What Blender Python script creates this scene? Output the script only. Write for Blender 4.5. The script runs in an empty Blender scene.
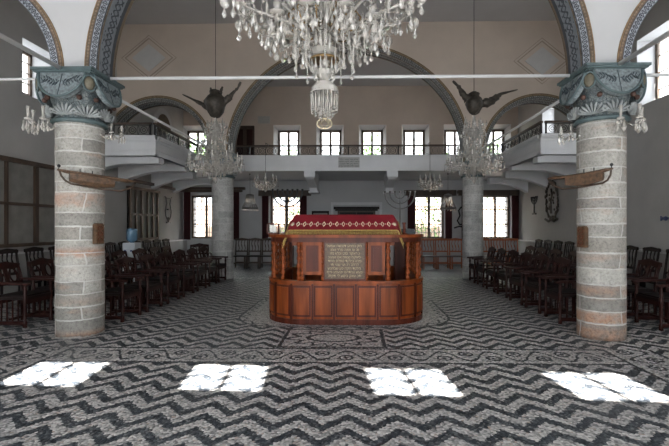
import bpy, math, random
from mathutils import Vector, Matrix
random.seed(7)
S = bpy.context.scene
COL = S.collection
PI = math.pi
sin, cos = math.sin, math.cos

# ------------------------------------------------------------------ camera
F = 430.0; CXP = 347.75; CYP = 226.5; TH = math.atan(8/430.0); CAMX = 0.25; CAMZ = 1.5
cd = bpy.data.cameras.new('camera'); cam = bpy.data.objects.new('camera', cd); COL.objects.link(cam)
cam.location = (CAMX, 0, CAMZ); cam.rotation_euler = (PI/2, 0, TH)
cd.sensor_width = 36; cd.lens = F/669*36
cd.shift_x = -(CXP-334.5)/669; cd.shift_y = (CYP-223)/669
cd.clip_start = 0.05; cd.clip_end = 300
S.camera = cam

def P(px, py, Y):
    """point on the world plane y=Y seen at a photograph pixel"""
    a = (px-CXP)/F
    dx = Y*(a*cos(TH)-sin(TH))/(cos(TH)+a*sin(TH))
    zd = -dx*sin(TH)+Y*cos(TH)
    return CAMX+dx, CAMZ+(CYP-py)*zd/F

def wallY(px, X):
    """depth at which the side wall x=X is seen at a pixel column"""
    a = (px-CXP)/F
    return (X-CAMX)*(cos(TH)+a*sin(TH))/(a*cos(TH)-sin(TH))

# ------------------------------------------------------------------ node helpers
class G:
    def __init__(s, name):
        m = bpy.data.materials.new(name); m.use_nodes = True
        s.m = m; s.t = m.node_tree; s.n = s.t.nodes; s.n.clear()
        s.out = s.n.new('ShaderNodeOutputMaterial')
    def new(s, t, **kw):
        n = s.n.new(t)
        for k, v in kw.items(): setattr(n, k, v)
        return n
    def link(s, a, b): s.t.links.new(a.s if isinstance(a, V) else a, b)
    def setin(s, sock, v):
        if isinstance(v, V): s.link(v.s, sock)
        elif isinstance(v, bpy.types.NodeSocket): s.link(v, sock)
        elif v is not None: sock.default_value = v
    def math(s, op, a, b=None, c=None, clamp=False):
        n = s.new('ShaderNodeMath', operation=op, use_clamp=clamp)
        for i, v in enumerate((a, b, c)):
            if v is not None: s.setin(n.inputs[i], v)
        return V(s, n.outputs[0])
    def coords(s, kind='Object'):
        tc = s.new('ShaderNodeTexCoord'); return tc.outputs[kind]
    def xyz(s, vec):
        n = s.new('ShaderNodeSeparateXYZ'); s.link(vec, n.inputs[0])
        return [V(s, n.outputs[i]) for i in range(3)]
    def comb(s, x, y, z=0.0):
        n = s.new('ShaderNodeCombineXYZ')
        for i, v in enumerate((x, y, z)): s.setin(n.inputs[i], v)
        return n.outputs[0]
    def noise(s, vec, scale, detail=4, rough=0.55):
        n = s.new('ShaderNodeTexNoise'); s.link(vec, n.inputs['Vector'])
        n.inputs['Scale'].default_value = scale; n.inputs['Detail'].default_value = detail
        n.inputs['Roughness'].default_value = rough
        return V(s, n.outputs[0])
    def mix(s, f, a, b, blend='MIX'):
        n = s.new('ShaderNodeMix', data_type='RGBA', blend_type=blend)
        s.setin(n.inputs[0], f)
        for i, v in ((6, a), (7, b)):
            if isinstance(v, tuple): n.inputs[i].default_value = (*v[:3], 1)
            else: s.setin(n.inputs[i], v)
        return n.outputs[2]
    def ramp(s, f, stops):
        n = s.new('ShaderNodeValToRGB'); s.link(f, n.inputs[0])
        e = n.color_ramp.elements
        while len(e) < len(stops): e.new(0.5)
        for el, (p, c) in zip(e, stops): el.position = p; el.color = (*c, 1)
        return n.outputs[0]
    def bsdf(s, color, rough=0.6, metal=0.0, height=None, bump=0.2, dist=0.01, **kw):
        b = s.new('ShaderNodeBsdfPrincipled')
        if isinstance(color, tuple): b.inputs['Base Color'].default_value = (*color[:3], 1)
        else: s.setin(b.inputs['Base Color'], color)
        s.setin(b.inputs['Roughness'], rough); b.inputs['Metallic'].default_value = metal
        for k, v in kw.items(): b.inputs[k].default_value = v
        if height is not None:
            bp = s.new('ShaderNodeBump'); bp.inputs['Strength'].default_value = bump
            bp.inputs['Distance'].default_value = dist
            s.link(height, bp.inputs['Height']); s.link(bp.outputs[0], b.inputs['Normal'])
        s.link(b.outputs[0], s.out.inputs[0]); return b
class V:
    def __init__(s, g, sock): s.g = g; s.s = sock
    def __add__(a, b): return a.g.math('ADD', a, b)
    __radd__ = __add__
    def __sub__(a, b): return a.g.math('SUBTRACT', a, b)
    def __rsub__(a, b): return a.g.math('SUBTRACT', b, a)
    def __mul__(a, b): return a.g.math('MULTIPLY', a, b)
    __rmul__ = __mul__
    def __truediv__(a, b): return a.g.math('DIVIDE', a, b)
    def lt(a, b): return a.g.math('LESS_THAN', a, b)
    def gt(a, b): return a.g.math('GREATER_THAN', a, b)
    def abs(a): return a.g.math('ABSOLUTE', a)
    def frac(a): return a.g.math('FRACT', a)
    def max(a, b): return a.g.math('MAXIMUM', a, b)
    def min(a, b): return a.g.math('MINIMUM', a, b)
    def sin(a): return a.g.math('SINE', a)
    def cos(a): return a.g.math('COSINE', a)
    def sqrt(a): return a.g.math('SQRT', a)
    def near(a, v, w): return (a-v).abs().lt(w)
    def between(a, lo, hi): return a.gt(lo)*a.lt(hi)

def simple(name, c, rough=0.6, metal=0.0, var=0.15, scale=6.0, bump=0.0, dist=0.004, stretch=None, **kw):
    g = G(name); vec = g.coords()
    if stretch:
        mp = g.new('ShaderNodeMapping'); g.link(vec, mp.inputs[0]); mp.inputs['Scale'].default_value = stretch; vec = mp.outputs[0]
    n = g.noise(vec, scale)
    lo = tuple(x*(1-var) for x in c); hi = tuple(min(1, x*(1+var)) for x in c)
    col = g.ramp(n, [(0.3, lo), (0.7, hi)])
    g.bsdf(col, rough, metal, n if bump else None, bump, dist, **kw)
    return g.m

# ------------------------------------------------------------------ materials
M = {}
M['plaster'] = simple('white_plaster', (.50, .50, .505), .85, var=.05, scale=1.3, bump=.15)
M['plaster_grey'] = simple('grey_plaster', (.42, .41, .395), .85, var=.08, scale=1.2, bump=.15)
M['beige'] = simple('beige_plaster', (.53, .445, .375), .85, var=.07, scale=1.1, bump=.1)
M['ceiling'] = simple('ceiling_plaster', (.47, .455, .45), .9, var=.05, scale=.9)
M['gallery'] = simple('gallery_paint', (.68, .68, .69), .55, var=.05, scale=2)
M['lozenge'] = simple('lozenge_plaster', (.50, .49, .48), .8, var=.04)
M['lozenge_line'] = simple('lozenge_line', (.33, .27, .22), .8, var=.05)
M['dado'] = simple('dado_stone', (.72, .72, .72), .6, var=.06, scale=3)
M['darkwood'] = simple('dark_wood', (.010, .0055, .005), .5, var=.4, scale=9, stretch=(1, 1, .2), **{'Specular IOR Level': .2})
M['darkred_wood'] = simple('dark_red_wood', (.023, .0055, .004), .45, var=.4, scale=9, stretch=(1, 1, .2), **{'Specular IOR Level': .22})
M['orangewood'] = simple('orange_wood', (.36, .10, .035), .38, var=.3, scale=10, stretch=(1, 1, .2))
M['brownwood'] = simple('brown_wood', (.052, .031, .019), .5, var=.35, scale=8, stretch=(1, 1, .2))
M['windowwood'] = simple('window_wood', (.11, .075, .052), .5, var=.2, scale=8)
M['mahogany'] = simple('mahogany', (.20, .045, .010), .42, var=.5, scale=7, stretch=(1, 1, .12), bump=.05, **{'Specular IOR Level': .25})
M['mahogany_dark'] = simple('mahogany_dark', (.075, .015, .007), .42, var=.5, scale=7, stretch=(1, 1, .12), bump=.05, **{'Specular IOR Level': .25})
M['carvedwood'] = simple('carved_wood', (.085, .045, .022), .5, var=.6, scale=26, bump=.8, dist=.01)
M['gold'] = simple('gold_thread', (.36, .235, .07), .5, var=.35, scale=40)
M['embroidery'] = simple('cream_embroidery', (.78, .66, .50), .6, var=.1, scale=40)
M['goldletter'] = simple('gold_lettering', (.42, .32, .17), .4, var=.1)
M['plaque_brown'] = simple('plaque_brown', (.085, .048, .022), .45, var=.5, scale=30)
M['stone_plaque'] = simple('stone_plaque', (.40, .39, .37), .6, var=.08, scale=20)
M['velvet'] = simple('red_velvet', (.25, .0035, .015), .8, var=.2, scale=4)
M['curtain'] = simple('dark_red_curtain', (.055, .010, .012), .9, var=.25, scale=5)
M['brass'] = simple('old_brass', (.26, .17, .08), .35, .8, var=.3, scale=20)
M['iron'] = simple('dark_iron', (.018, .018, .02), .45, .3, var=.2, scale=20)
M['iron_pale'] = simple('grey_iron', (.16, .155, .15), .5, .2, var=.2, scale=20)
M['rod'] = simple('painted_rod', (.62, .62, .62), .4, var=.06, scale=6)
M['bronze'] = simple('bronze_dark', (.05, .042, .033), .55, .3, var=.5, scale=18, bump=.4)
M['candle'] = simple('candle_white', (.75, .73, .68), .5, var=.04)
M['gold_star'] = simple('gold_star_paint', (.62, .53, .36), .35, .3)
M['teal'] = simple('capital_rim_paint', (.085, .12, .125), .55, var=.22, scale=9, bump=.15)
M['capline'] = simple('capital_dark_paint', (.035, .05, .06), .6, var=.25, scale=12)
M['shell_light'] = simple('shell_light_paint', (.30, .32, .32), .6, var=.25, scale=14)
M['rosette'] = simple('rosette_brown', (.06, .028, .02), .6, var=.3, scale=20)
M['shellpaint'] = simple('shell_paint', (.17, .20, .21), .6, var=.45, scale=30, bump=.4)
M['medallion'] = simple('medallion_ochre', (.13, .115, .08), .6, var=.3, scale=14)
M['plastic'] = simple('white_plastic', (.62, .66, .70), .4, var=.03)
M['bluebottle'] = simple('blue_water_bottle', (.22, .40, .58), .15, var=.1, **{'Transmission Weight': .3})
M['blue'] = simple('blue_enamel', (.03, .06, .19), .4, var=.2)
M['leaf'] = simple('leaf_green', (.10, .20, .05), .7, var=.5, scale=6, bump=.5)
M['outwall'] = simple('courtyard_wall', (.30, .22, .17), .9, var=.1, scale=.7)
M['outground'] = simple('courtyard_ground', (.22, .21, .19), .9, var=.1, scale=.7)
M['bark'] = simple('bark', (.12, .08, .05), .9, var=.3)
M['shutter'] = simple('shutter_panel', (.20, .195, .18), .6, var=.15, scale=5)

g = G('crystal'); b = g.bsdf((.84, .80, .74), .05, 0, **{'Transmission Weight': .60, 'IOR': 1.5, 'Specular IOR Level': 1.0})
M['crystal'] = g.m
g = G('window_glass')
tr = g.new('ShaderNodeBsdfTransparent'); gl = g.new('ShaderNodeBsdfGlossy'); gl.inputs['Roughness'].default_value = .02
lw = g.new('ShaderNodeLayerWeight'); lw.inputs[0].default_value = .5
fr = g.math('MULTIPLY_ADD', g.math('POWER', lw.outputs['Facing'], 4.0), .5, .04)
mx = g.new('ShaderNodeMixShader'); g.link(fr, mx.inputs[0]); g.link(tr.outputs[0], mx.inputs[1]); g.link(gl.outputs[0], mx.inputs[2])
g.link(mx.outputs[0], g.out.inputs[0]); M['glass'] = g.m

def stone(name, big, foot_red, seed):
    g = G(name); uv = g.coords('UV'); ob = g.coords()
    u, v, w = g.xyz(uv)
    nv = g.noise(g.comb(float(seed), v*1.1), 1.0, 2)
    wob = g.noise(uv, 7.0, 4, .7)
    v2 = v + (nv-.5)*.52 + (wob-.5)*.035 + seed*.07
    u2 = u + (wob-.5)*.03 + (.34 if seed == 0 else .62 if seed == 3 else .37) + (g.noise(g.comb(7.0+seed, v*1.7), 1.0, 1)-.5)*.2
    br = g.new('ShaderNodeTexBrick'); g.link(g.comb(u2, v2), br.inputs['Vector'])
    br.offset = .43; br.offset_frequency = 2; br.squash = 1.0
    br.inputs['Scale'].default_value = 1.0
    br.inputs['Brick Width'].default_value = .98 if big else .50
    br.inputs['Row Height'].default_value = .192 if big else .225
    br.inputs['Mortar Size'].default_value = .013 if big else .018
    br.inputs['Mortar Smooth'].default_value = .55
    br.inputs['Bias'].default_value = 0
    br.inputs['Color1'].default_value = (0, 0, 0, 1); br.inputs['Color2'].default_value = (1, 1, 1, 1); br.inputs['Mortar'].default_value = (.5, .5, .5, 1)
    rnd = g.xyz(br.outputs[0])[0]
    if big: base = g.ramp(rnd, [(0, (.24, .23, .21)), (.35, (.36, .345, .315)), (.7, (.48, .465, .43)), (.9, (.31, .29, .26))])
    else: base = g.ramp(rnd, [(0, (.42, .415, .40)), (1, (.60, .59, .57))])
    n1 = g.noise(ob, 30, 6, .8); n2 = g.noise(ob, 5.0, 5, .65); n3 = g.noise(g.comb(u*1.2, v*4.5, float(seed)), 1.0, 3)
    c = base
    if big:
        oz = g.xyz(ob)[2] + (n2-.5)*.10
        soft = lambda a, b: ((oz-a)*14.0).max(0.0).min(1.0)*((b-oz)*14.0).max(0.0).min(1.0)
        blot = ((n2-.30)*3.4).max(0.0).min(1.0)
        red = (n3-.56).max(0.0).min(.08)*4.0*blot
        for a, b, k in foot_red: red = red.max(soft(a, b)*blot*k)
        c = g.mix(red.min(.85), c, (.42, .225, .14))
    c = g.mix(1.0, c, g.ramp(n1, [(.30, (.42, .41, .40)), (.47, (.90, .90, .90)), (.72, (1.25, 1.24, 1.22))]), 'MULTIPLY')
    c = g.mix(1.0, c, g.ramp(n2, [(.3, (.80, .80, .80)), (.65, (1.08, 1.08, 1.08))]), 'MULTIPLY')
    mort = V(g, br.outputs['Fac'])*g.math('MULTIPLY_ADD', n2, 1.5, .0, clamp=True)
    c = g.mix(mort*.85, c, (.60, .59, .57))
    h = (n1*.6) + (n2*.6) + mort*-.5
    g.bsdf(c, .88, 0, h, .7, .015)
    return g.m
M['stone'] = stone('column_stone', True, ((1.74, 1.99, .62), (1.07, 1.24, .80), (-.2, .12, .6), (.42, .55, .3)), 0)
M['stone_red'] = stone('column_stone_red_foot', True, ((-.2, .20, .75), (.18, .40, 1.0), (.56, .74, .55), (1.02, 1.16, .35)), 3)
M['stone_far'] = stone('far_column_stone', False, (), 1)

def capital_mat():
    g = G('capital_painted'); ob = g.coords()
    n = g.noise(ob, 14, 4, .7); vo = g.new('ShaderNodeTexVoronoi', feature='DISTANCE_TO_EDGE'); g.link(ob, vo.inputs['Vector']); vo.inputs['Scale'].default_value = 22
    c = g.ramp(n, [(.32, (.05, .065, .07)), (.5, (.12, .145, .15)), (.7, (.24, .25, .235))])
    c = g.mix(V(g, vo.outputs[0]).lt(.05), c, (.04, .05, .055))
    g.bsdf(c, .6, 0, n, .5, .012); return g.m
M['capital'] = capital_mat()

def soffit_mat(name, base, dark, edge):
    # u: metres along the arch, v: 0..1 across its thickness
    g = G(name); uv = g.coords('UV'); u, v, w = g.xyz(uv)
    p = .17
    fu = (u/p).frac(); k = (v-.36)/.52
    wave = ((u*(2*PI/p)).sin())*.13
    vo = g.new('ShaderNodeTexVoronoi', feature='F1'); g.link(g.comb(u*14.0, v*9.0), vo.inputs['Vector']); vo.inputs['Scale'].default_value = 1
    blobs = V(g, vo.outputs['Distance']).lt(.27)
    line = (v-.42-wave).abs().lt(.045)
    line2 = (v-.42+wave).abs().lt(.035)
    inpat = v.between(.12, .70)
    pat = (blobs.max(line).max(line2))*inpat
    c = g.mix(pat, base, dark)
    c = g.mix(v.between(.70, .86), c, dark)
    c = g.mix(v.gt(.86).max(v.lt(.07)), c, edge)
    n = g.noise(g.coords(), 12, 4)
    c = g.mix(1.0, c, g.ramp(n, [(.3, (.75, .75, .75)), (.7, (1.1, 1.1, 1.1))]), 'MULTIPLY')
    g.bsdf(c, .75); return g.m
M['soffit_front'] = soffit_mat('arch_soffit_painted', (.17, .19, .21), (.04, .045, .055), (.14, .10, .065))
M['soffit_far'] = soffit_mat('far_arch_soffit_painted', (.28, .28, .27), (.06, .06, .06), (.15, .11, .07))

def band_mat(name, ground, motif, brown, edge):
    # v 0 = inner edge; inner half painted scrollwork, outer half brown with a light edge
    g = G(name); uv = g.coords('UV'); u, v, w = g.xyz(uv)
    p = .125
    wave = (u*(2*PI/p)).sin()*.17
    l1 = (v-.30-wave).abs().lt(.055); l2 = (v-.30+wave).abs().lt(.05)
    fu = ((u/(p/2)).frac()-.5)*.5
    dots = ((fu*fu)+((v-.30)*(v-.30))).sqrt().lt(.09)
    c = g.mix((l1.max(l2)).max(dots), ground, motif)
    f2 = ((u/.045).frac()-.5).abs()
    b2 = g.mix(((v-.78).abs()+f2*.16).lt(.075), brown, tuple(min(1, q*1.7) for q in brown))
    c = g.mix(v.gt(.58), c, b2)
    c = g.mix(v.between(.56, .62).max(v.lt(.05)), c, motif)
    c = g.mix(v.gt(.93), c, edge)
    n = g.noise(g.coords(), 15, 4)
    c = g.mix(1.0, c, g.ramp(n, [(.3, (.6, .6, .6)), (.7, (1.2, 1.2, 1.2))]), 'MULTIPLY')
    g.bsdf(c, .75); return g.m
M['band_front'] = band_mat('arch_band_painted', (.26, .28, .31), (.05, .055, .065), (.12, .085, .055), (.22, .13, .06))
M['band_side'] = band_mat('side_arch_band_painted', (.34, .37, .41), (.05, .055, .07), (.15, .105, .07), (.26, .16, .08))
M['band_far'] = band_mat('far_arch_band_painted', (.30, .30, .28), (.04, .04, .04), (.17, .12, .07), (.20, .13, .06))

def floor_mat():
    g = G('pebble_mosaic'); ob = g.coords()
    vo = g.new('ShaderNodeTexVoronoi', feature='F1', voronoi_dimensions='2D'); g.link(ob, vo.inputs['Vector']); vo.inputs['Scale'].default_value = 52
    x, y, _ = g.xyz(vo.outputs['Position'])
    wob = (g.noise(ob, 2.2, 2)-.5)*.05
    yw = y + wob
    tri = lambda q, p: ((q/p).frac()-.5).abs()*2.0
    zig = ((yw + tri(x, .378)*.19)/.238).frac().lt(.46)
    # border bands with running scroll
    def scroll(t, s, half):     # t along, s across from centre (-half..half)
        wv = (t*(2*PI/.56)).sin()*(half*.62)
        ln = (s-wv).abs().lt(.026)
        # curls inside every lobe
        tc = ((t/.56).frac()-.25)
        up = (((tc*.56)*(tc*.56)) + ((s+half*.30)*(s+half*.30))).sqrt()
        tc2 = ((t/.56).frac()-.75)
        dn = (((tc2*.56)*(tc2*.56)) + ((s-half*.30)*(s-half*.30))).sqrt()
        cu = (up.near(.075, .016)).max(dn.near(.075, .016)).max(up.lt(.03)).max(dn.lt(.03))
        edge = (s.abs()-half).abs().lt(.022)
        return ln.max(cu).max(edge)
    H = .275
    b1 = (y-5.0).abs().lt(H+.022)*x.abs().lt(3.83)
    s1 = scroll(x, y-5.0, H)
    ax = x.abs()
    b2 = (ax-3.53).abs().lt(H+.022)*y.lt(5.28)
    s2 = scroll(y, ax-3.53, H)
    # far cross band between the far columns
    b3 = (y-12.5).abs().lt(H+.022)*ax.lt(3.5)
    s3 = scroll(x, y-12.5, H)
    pat = g.math('ADD', zig*(1.0-b1), s1*b1)
    pat = pat*(1.0-b2) + s2*b2
    pat = pat*(1.0-b3) + s3*b3
    # panel before the reading platform
    px = x+.05; pyy = y-5.80
    inp = px.abs().lt(.70)*pyy.abs().lt(.50)
    er = (((px/.34)*(px/.34)) + ((pyy/.20)*(pyy/.20))).sqrt()
    er2 = (((px/.56)*(px/.56)) + ((pyy/.36)*(pyy/.36))).sqrt()
    ang = g.math('ARCTAN2', pyy, px)
    pet = (er2-(ang*14.0).sin()*.14-.98).abs().lt(.07)
    ed = (px.abs()-.66).abs().lt(.025).max((pyy.abs()-.46).abs().lt(.025))
    ppat = er.near(1.0, .10).max(pet).max(ed)
    pat = pat*(1.0-inp)+ppat*inp
    # ring round the reading platform (rounded rectangle distance)
    qx = ((x-.05).abs()-.95).max(0.0); qy = ((y-7.9).abs()-.70).max(0.0)
    d = ((qx*qx)+(qy*qy)).sqrt()
    ring = d.lt(.80)*(1.0-inp)*(1.0-b1)
    rp = (d.near(.78, .02)).max((d-.69+(g.math('ARCTAN2', y-7.9, x-.05)*40.0).sin()*.04).abs().lt(.018))
    pat = pat*(1.0-ring)+rp*ring
    pc = g.xyz(vo.outputs['Color'])
    light = g.ramp(pc[0], [(0, (.15, .150, .152)), (.3, (.31, .305, .30)), (.7, (.47, .46, .45)), (.9, (.60, .59, .58)), (1, (.36, .29, .25))])
    dark = g.ramp(pc[1], [(0, (.018, .023, .030)), (.6, (.045, .054, .066)), (.9, (.10, .11, .12)), (1, (.20, .20, .20))])
    c = g.mix(pat, light, dark)
    gap = g.ramp(V(g, vo.outputs['Distance'])*1.0, [(.0, (1, 1, 1)), (.55, (.95, .95, .95)), (.85, (.62, .62, .62))])
    c = g.mix(1.0, c, gap, 'MULTIPLY')
    wear = g.noise(ob, .8, 3)
    c = g.mix(1.0, c, g.ramp(wear, [(.3, (.88, .88, .9)), (.7, (1.08, 1.07, 1.05))]), 'MULTIPLY')
    h = 1.0-V(g, vo.outputs['Distance'])
    g.bsdf(c, .50, 0, h, .6, .006, **{'Specular IOR Level': .38})
    return g.m
M['floor'] = floor_mat()

# ------------------------------------------------------------------ mesh builder
class MB:
    def __init__(s): s.v = []; s.f = []; s.uv = []; s.mi = []; s.sm = []
    def face(s, idx, uv=None, mi=0, sm=False):
        s.f.append(idx); s.uv.append(uv); s.mi.append(mi); s.sm.append(sm)
    def quad(s, a, b, c, d, uv=None, mi=0):
        n = len(s.v); s.v += [tuple(a), tuple(b), tuple(c), tuple(d)]; s.face((n, n+1, n+2, n+3), uv, mi)
    def box(s, x0, x1, y0, y1, z0, z1, mi=0, M4=None):
        n = len(s.v)
        p = [(x0,y0,z0),(x1,y0,z0),(x1,y1,z0),(x0,y1,z0),(x0,y0,z1),(x1,y0,z1),(x1,y1,z1),(x0,y1,z1)]
        if M4: p = [tuple(M4 @ Vector(q)) for q in p]
        s.v += p
        for q in ((0,3,2,1),(4,5,6,7),(0,1,5,4),(1,2,6,5),(2,3,7,6),(3,0,4,7)): s.face(tuple(n+i for i in q), None, mi)
        return s
    def cbox(s, c, d, mi=0, M4=None):
        return s.box(c[0]-d[0]/2, c[0]+d[0]/2, c[1]-d[1]/2, c[1]+d[1]/2, c[2]-d[2]/2, c[2]+d[2]/2, mi, M4)
    def loft(s, rings, closed=True, cap0=True, cap1=True, mi=0, sm=True, uvs=None):
        n0 = len(s.v); k = len(rings[0])
        for r in rings: s.v += [tuple(p) for p in r]
        m = k if closed else k-1
        for i in range(len(rings)-1):
            for j in range(m):
                a = n0+i*k+j; b = n0+i*k+(j+1) % k
                uv = uvs(i, j) if uvs else None
                s.face((a, b, b+k, a+k), uv, mi, sm)
        if closed and cap0: s.face(tuple(n0+j for j in reversed(range(k))), None, mi)
        if closed and cap1: s.face(tuple(n0+(len(rings)-1)*k+j for j in range(k)), None, mi)
        return s
    def lathe(s, prof, c=(0,0,0), seg=12, mi=0, M4=None, sm=True):
        rings = []
        for r, z in prof:
            ring = [Vector((c[0]+r*cos(2*PI*j/seg), c[1]+r*sin(2*PI*j/seg), c[2]+z)) for j in range(seg)]
            if M4: ring = [M4 @ p for p in ring]
            rings.append(ring)
        return s.loft(rings, mi=mi, sm=sm)
    def tube(s, pts, r, seg=6, mi=0, cap=True):
        pts = [Vector(p) for p in pts]; rings = []
        rr = r if isinstance(r, (list, tuple)) else [r]*len(pts)
        up = None
        for i, p in enumerate(pts):
            t = (pts[min(i+1, len(pts)-1)]-pts[max(i-1, 0)])
            if t.length < 1e-9: t = Vector((0,0,1))
            t.normalize()
            if up is None:
                a = Vector((0,0,1)) if abs(t.z) < .9 else Vector((1,0,0))
                up = (a-t*a.dot(t)).normalized()
            else:
                up = up-t*up.dot(t)
                up = up.normalized() if up.length > 1e-6 else Vector((1,0,0))
            w = t.cross(up)
            rings.append([p+up*cos(2*PI*j/seg)*rr[i]+w*sin(2*PI*j/seg)*rr[i] for j in range(seg)])
        return s.loft(rings, mi=mi, cap0=cap, cap1=cap)
    def bar(s, a, b, w, h=None, mi=0):
        h = h or w; a = Vector(a); b = Vector(b); t = (b-a).normalized()
        u = Vector((0,0,1)) if abs(t.z) < .9 else Vector((0,1,0))
        u = (u-t*u.dot(t)).normalized(); x = t.cross(u)
        q = lambda p: [p+x*(w/2)+u*(h/2), p-x*(w/2)+u*(h/2), p-x*(w/2)-u*(h/2), p+x*(w/2)-u*(h/2)]
        return s.loft([q(a), q(b)], sm=False, mi=mi)
    def prism(s, pts, y0, y1, M4=None, mi=0):
        """polygon in XZ extruded along y"""
        f = lambda p, y: (M4 @ Vector((p[0], y, p[1]))) if M4 else Vector((p[0], y, p[1]))
        return s.loft([[f(p, y0) for p in pts], [f(p, y1) for p in pts]], sm=False, mi=mi)
    def ball(s, c, r, seg=8, rg=5, mi=0, sc=(1,1,1)):
        rings = []
        for i in range(rg+1):
            a = PI*i/rg; q = max(sin(a), .02)
            rings.append([(c[0]+r*sc[0]*q*cos(2*PI*j/seg), c[1]+r*sc[1]*q*sin(2*PI*j/seg), c[2]-r*sc[2]*cos(a)) for j in range(seg)])
        return s.loft(rings, mi=mi)
    def drop(s, top, L, r, mi=0, seg=6):
        x, y, z = top
        return s.lathe([(.0015, 0), (r*.35, -L*.18), (r*.2, -L*.3), (r, -L*.72), (r*.5, -L*.93), (.001, -L)], (x, y, z), seg, mi, sm=False)
    def beads(s, pts, r, n, mi=0):
        pts = [Vector(p) for p in pts]
        L = [0]
        for a, b in zip(pts, pts[1:]): L.append(L[-1]+(b-a).length)
        for k in range(n):
            t = L[-1]*(k+.5)/n
            i = max(j for j in range(len(L)) if L[j] <= t); i = min(i, len(pts)-2)
            q = pts[i].lerp(pts[i+1], (t-L[i])/max(1e-6, L[i+1]-L[i]))
            s.ball(q, r, 5, 3, mi)
        return s
    def build(s, name, mats, parent=None, loc=None, rot=None):
        me = bpy.data.meshes.new(name)
        me.from_pydata(s.v, [], s.f)
        if not isinstance(mats, (list, tuple)): mats = [mats]
        for m in mats: me.materials.append(M[m] if isinstance(m, str) else m)
        me.polygons.foreach_set('material_index', s.mi)
        me.polygons.foreach_set('use_smooth', s.sm)
        if any(u for u in s.uv):
            ul = me.uv_layers.new(name='UVMap')
            for p, u in zip(me.polygons, s.uv):
                if u:
                    for li, c in zip(p.loop_indices, u): ul.data[li].uv = c
        me.update()
        o = bpy.data.objects.new(name, me); COL.objects.link(o)
        if parent: o.parent = parent
        if loc: o.location = loc
        if rot is not None: o.rotation_euler = rot
        return o

def tag(o, label=None, cat=None, group=None, kind=None):
    if label: o['label'] = label
    if cat: o['category'] = cat
    if group: o['group'] = group
    if kind: o['kind'] = kind
    return o
def empty(name, loc=(0,0,0), rz=0, label=None, cat=None, group=None, kind=None):
    o = bpy.data.objects.new(name, None); COL.objects.link(o); o.location = loc; o.rotation_euler = (0,0,rz)
    o.empty_display_size = .1
    return tag(o, label, cat, group, kind)
KIDS = {}
def copy_tree(o, label=None, loc=None, rz=None, parent=None):
    c = o.copy(); COL.objects.link(c)
    if parent: c.parent = parent
    if label: c['label'] = label
    if loc is not None: c.location = loc
    if rz is not None: c.rotation_euler = (0,0,rz)
    for ch in list(o.children): copy_tree(ch, parent=c)
    return c
def struct(o): o['kind'] = 'structure'; return o

# ------------------------------------------------------------------ room dimensions
XW = 6.62; YB = 17.0; YR = -1.3; ZC = 7.3; YA = 5.97; YF = 12.43; CX = 3.617; SP = 3.6; AT = .21
UZ0, UZ1 = 4.2, 5.5

fl = MB(); fl.quad((-XW-.6, YR-.6, 0), (XW+.6, YR-.6, 0), (XW+.6, YB+.6, 0), (-XW-.6, YB+.6, 0))
fo = struct(fl.build('floor', 'floor'))
ce = MB(); ce.box(-XW-.6, XW+.6, YR-.6, YB+.6, ZC, ZC+.2); struct(ce.build('ceiling', 'ceiling'))
ce = MB(); ce.box(-XW, XW, YF+AT, YB, 7.05, ZC-.002); struct(ce.build('ceiling_gallery', 'ceiling'))

def holed(name, mats, u0, u1, holes, place, t, z1=ZC, zsplit=None, sp=0.0):
    """wall of thickness t with rectangular openings (ua, ub, za, zb); place(u, d, z) -> xyz, d=0 is the room face"""
    us = sorted({u0, u1, *[h[0] for h in holes], *[h[1] for h in holes]})
    zs = sorted({0, z1, *[h[2] for h in holes], *[h[3] for h in holes]} | ({zsplit} if zsplit else set()))
    m = MB()
    hit = lambda u, z: any(h[0] < u < h[1] and h[2] < z < h[3] for h in holes)
    for a, b in zip(us, us[1:]):
        for c, d in zip(zs, zs[1:]):
            if hit((a+b)/2, (c+d)/2): continue
            mi = 1 if (zsplit and c >= zsplit) else 0
            m.quad(place(a, 0, c), place(b, 0, c), place(b, 0, d), place(a, 0, d), mi=mi)
            m.quad(place(a, t, c), place(a, t, d), place(b, t, d), place(b, t, c), mi=mi)
    rm = len(mats)-1
    for a, b, c, d in holes:
        A, B, D = a+sp, b-sp, d-sp
        m.quad(place(a,0,c), place(A,t,c), place(B,t,c), place(b,0,c), mi=rm)
        m.quad(place(a,0,d), place(b,0,d), place(B,t,D), place(A,t,D), mi=rm)
        m.quad(place(a,0,c), place(a,0,d), place(A,t,D), place(A,t,c), mi=rm)
        m.quad(place(b,0,c), place(B,t,c), place(B,t,D), place(b,0,D if 0 else d), mi=rm)
        if sp:   # narrower opening at the outer face
            for q in ((a,A,c,d),(B,b,c,d),(A,B,D,d)): m.quad(place(q[0],t,q[2]), place(q[1],t,q[2]), place(q[1],t,q[3]), place(q[0],t,q[3]), mi=rm)
    m.quad(place(u0,0,z1), place(u1,0,z1), place(u1,t,z1), place(u0,t,z1))
    return struct(m.build(name, mats))

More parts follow.
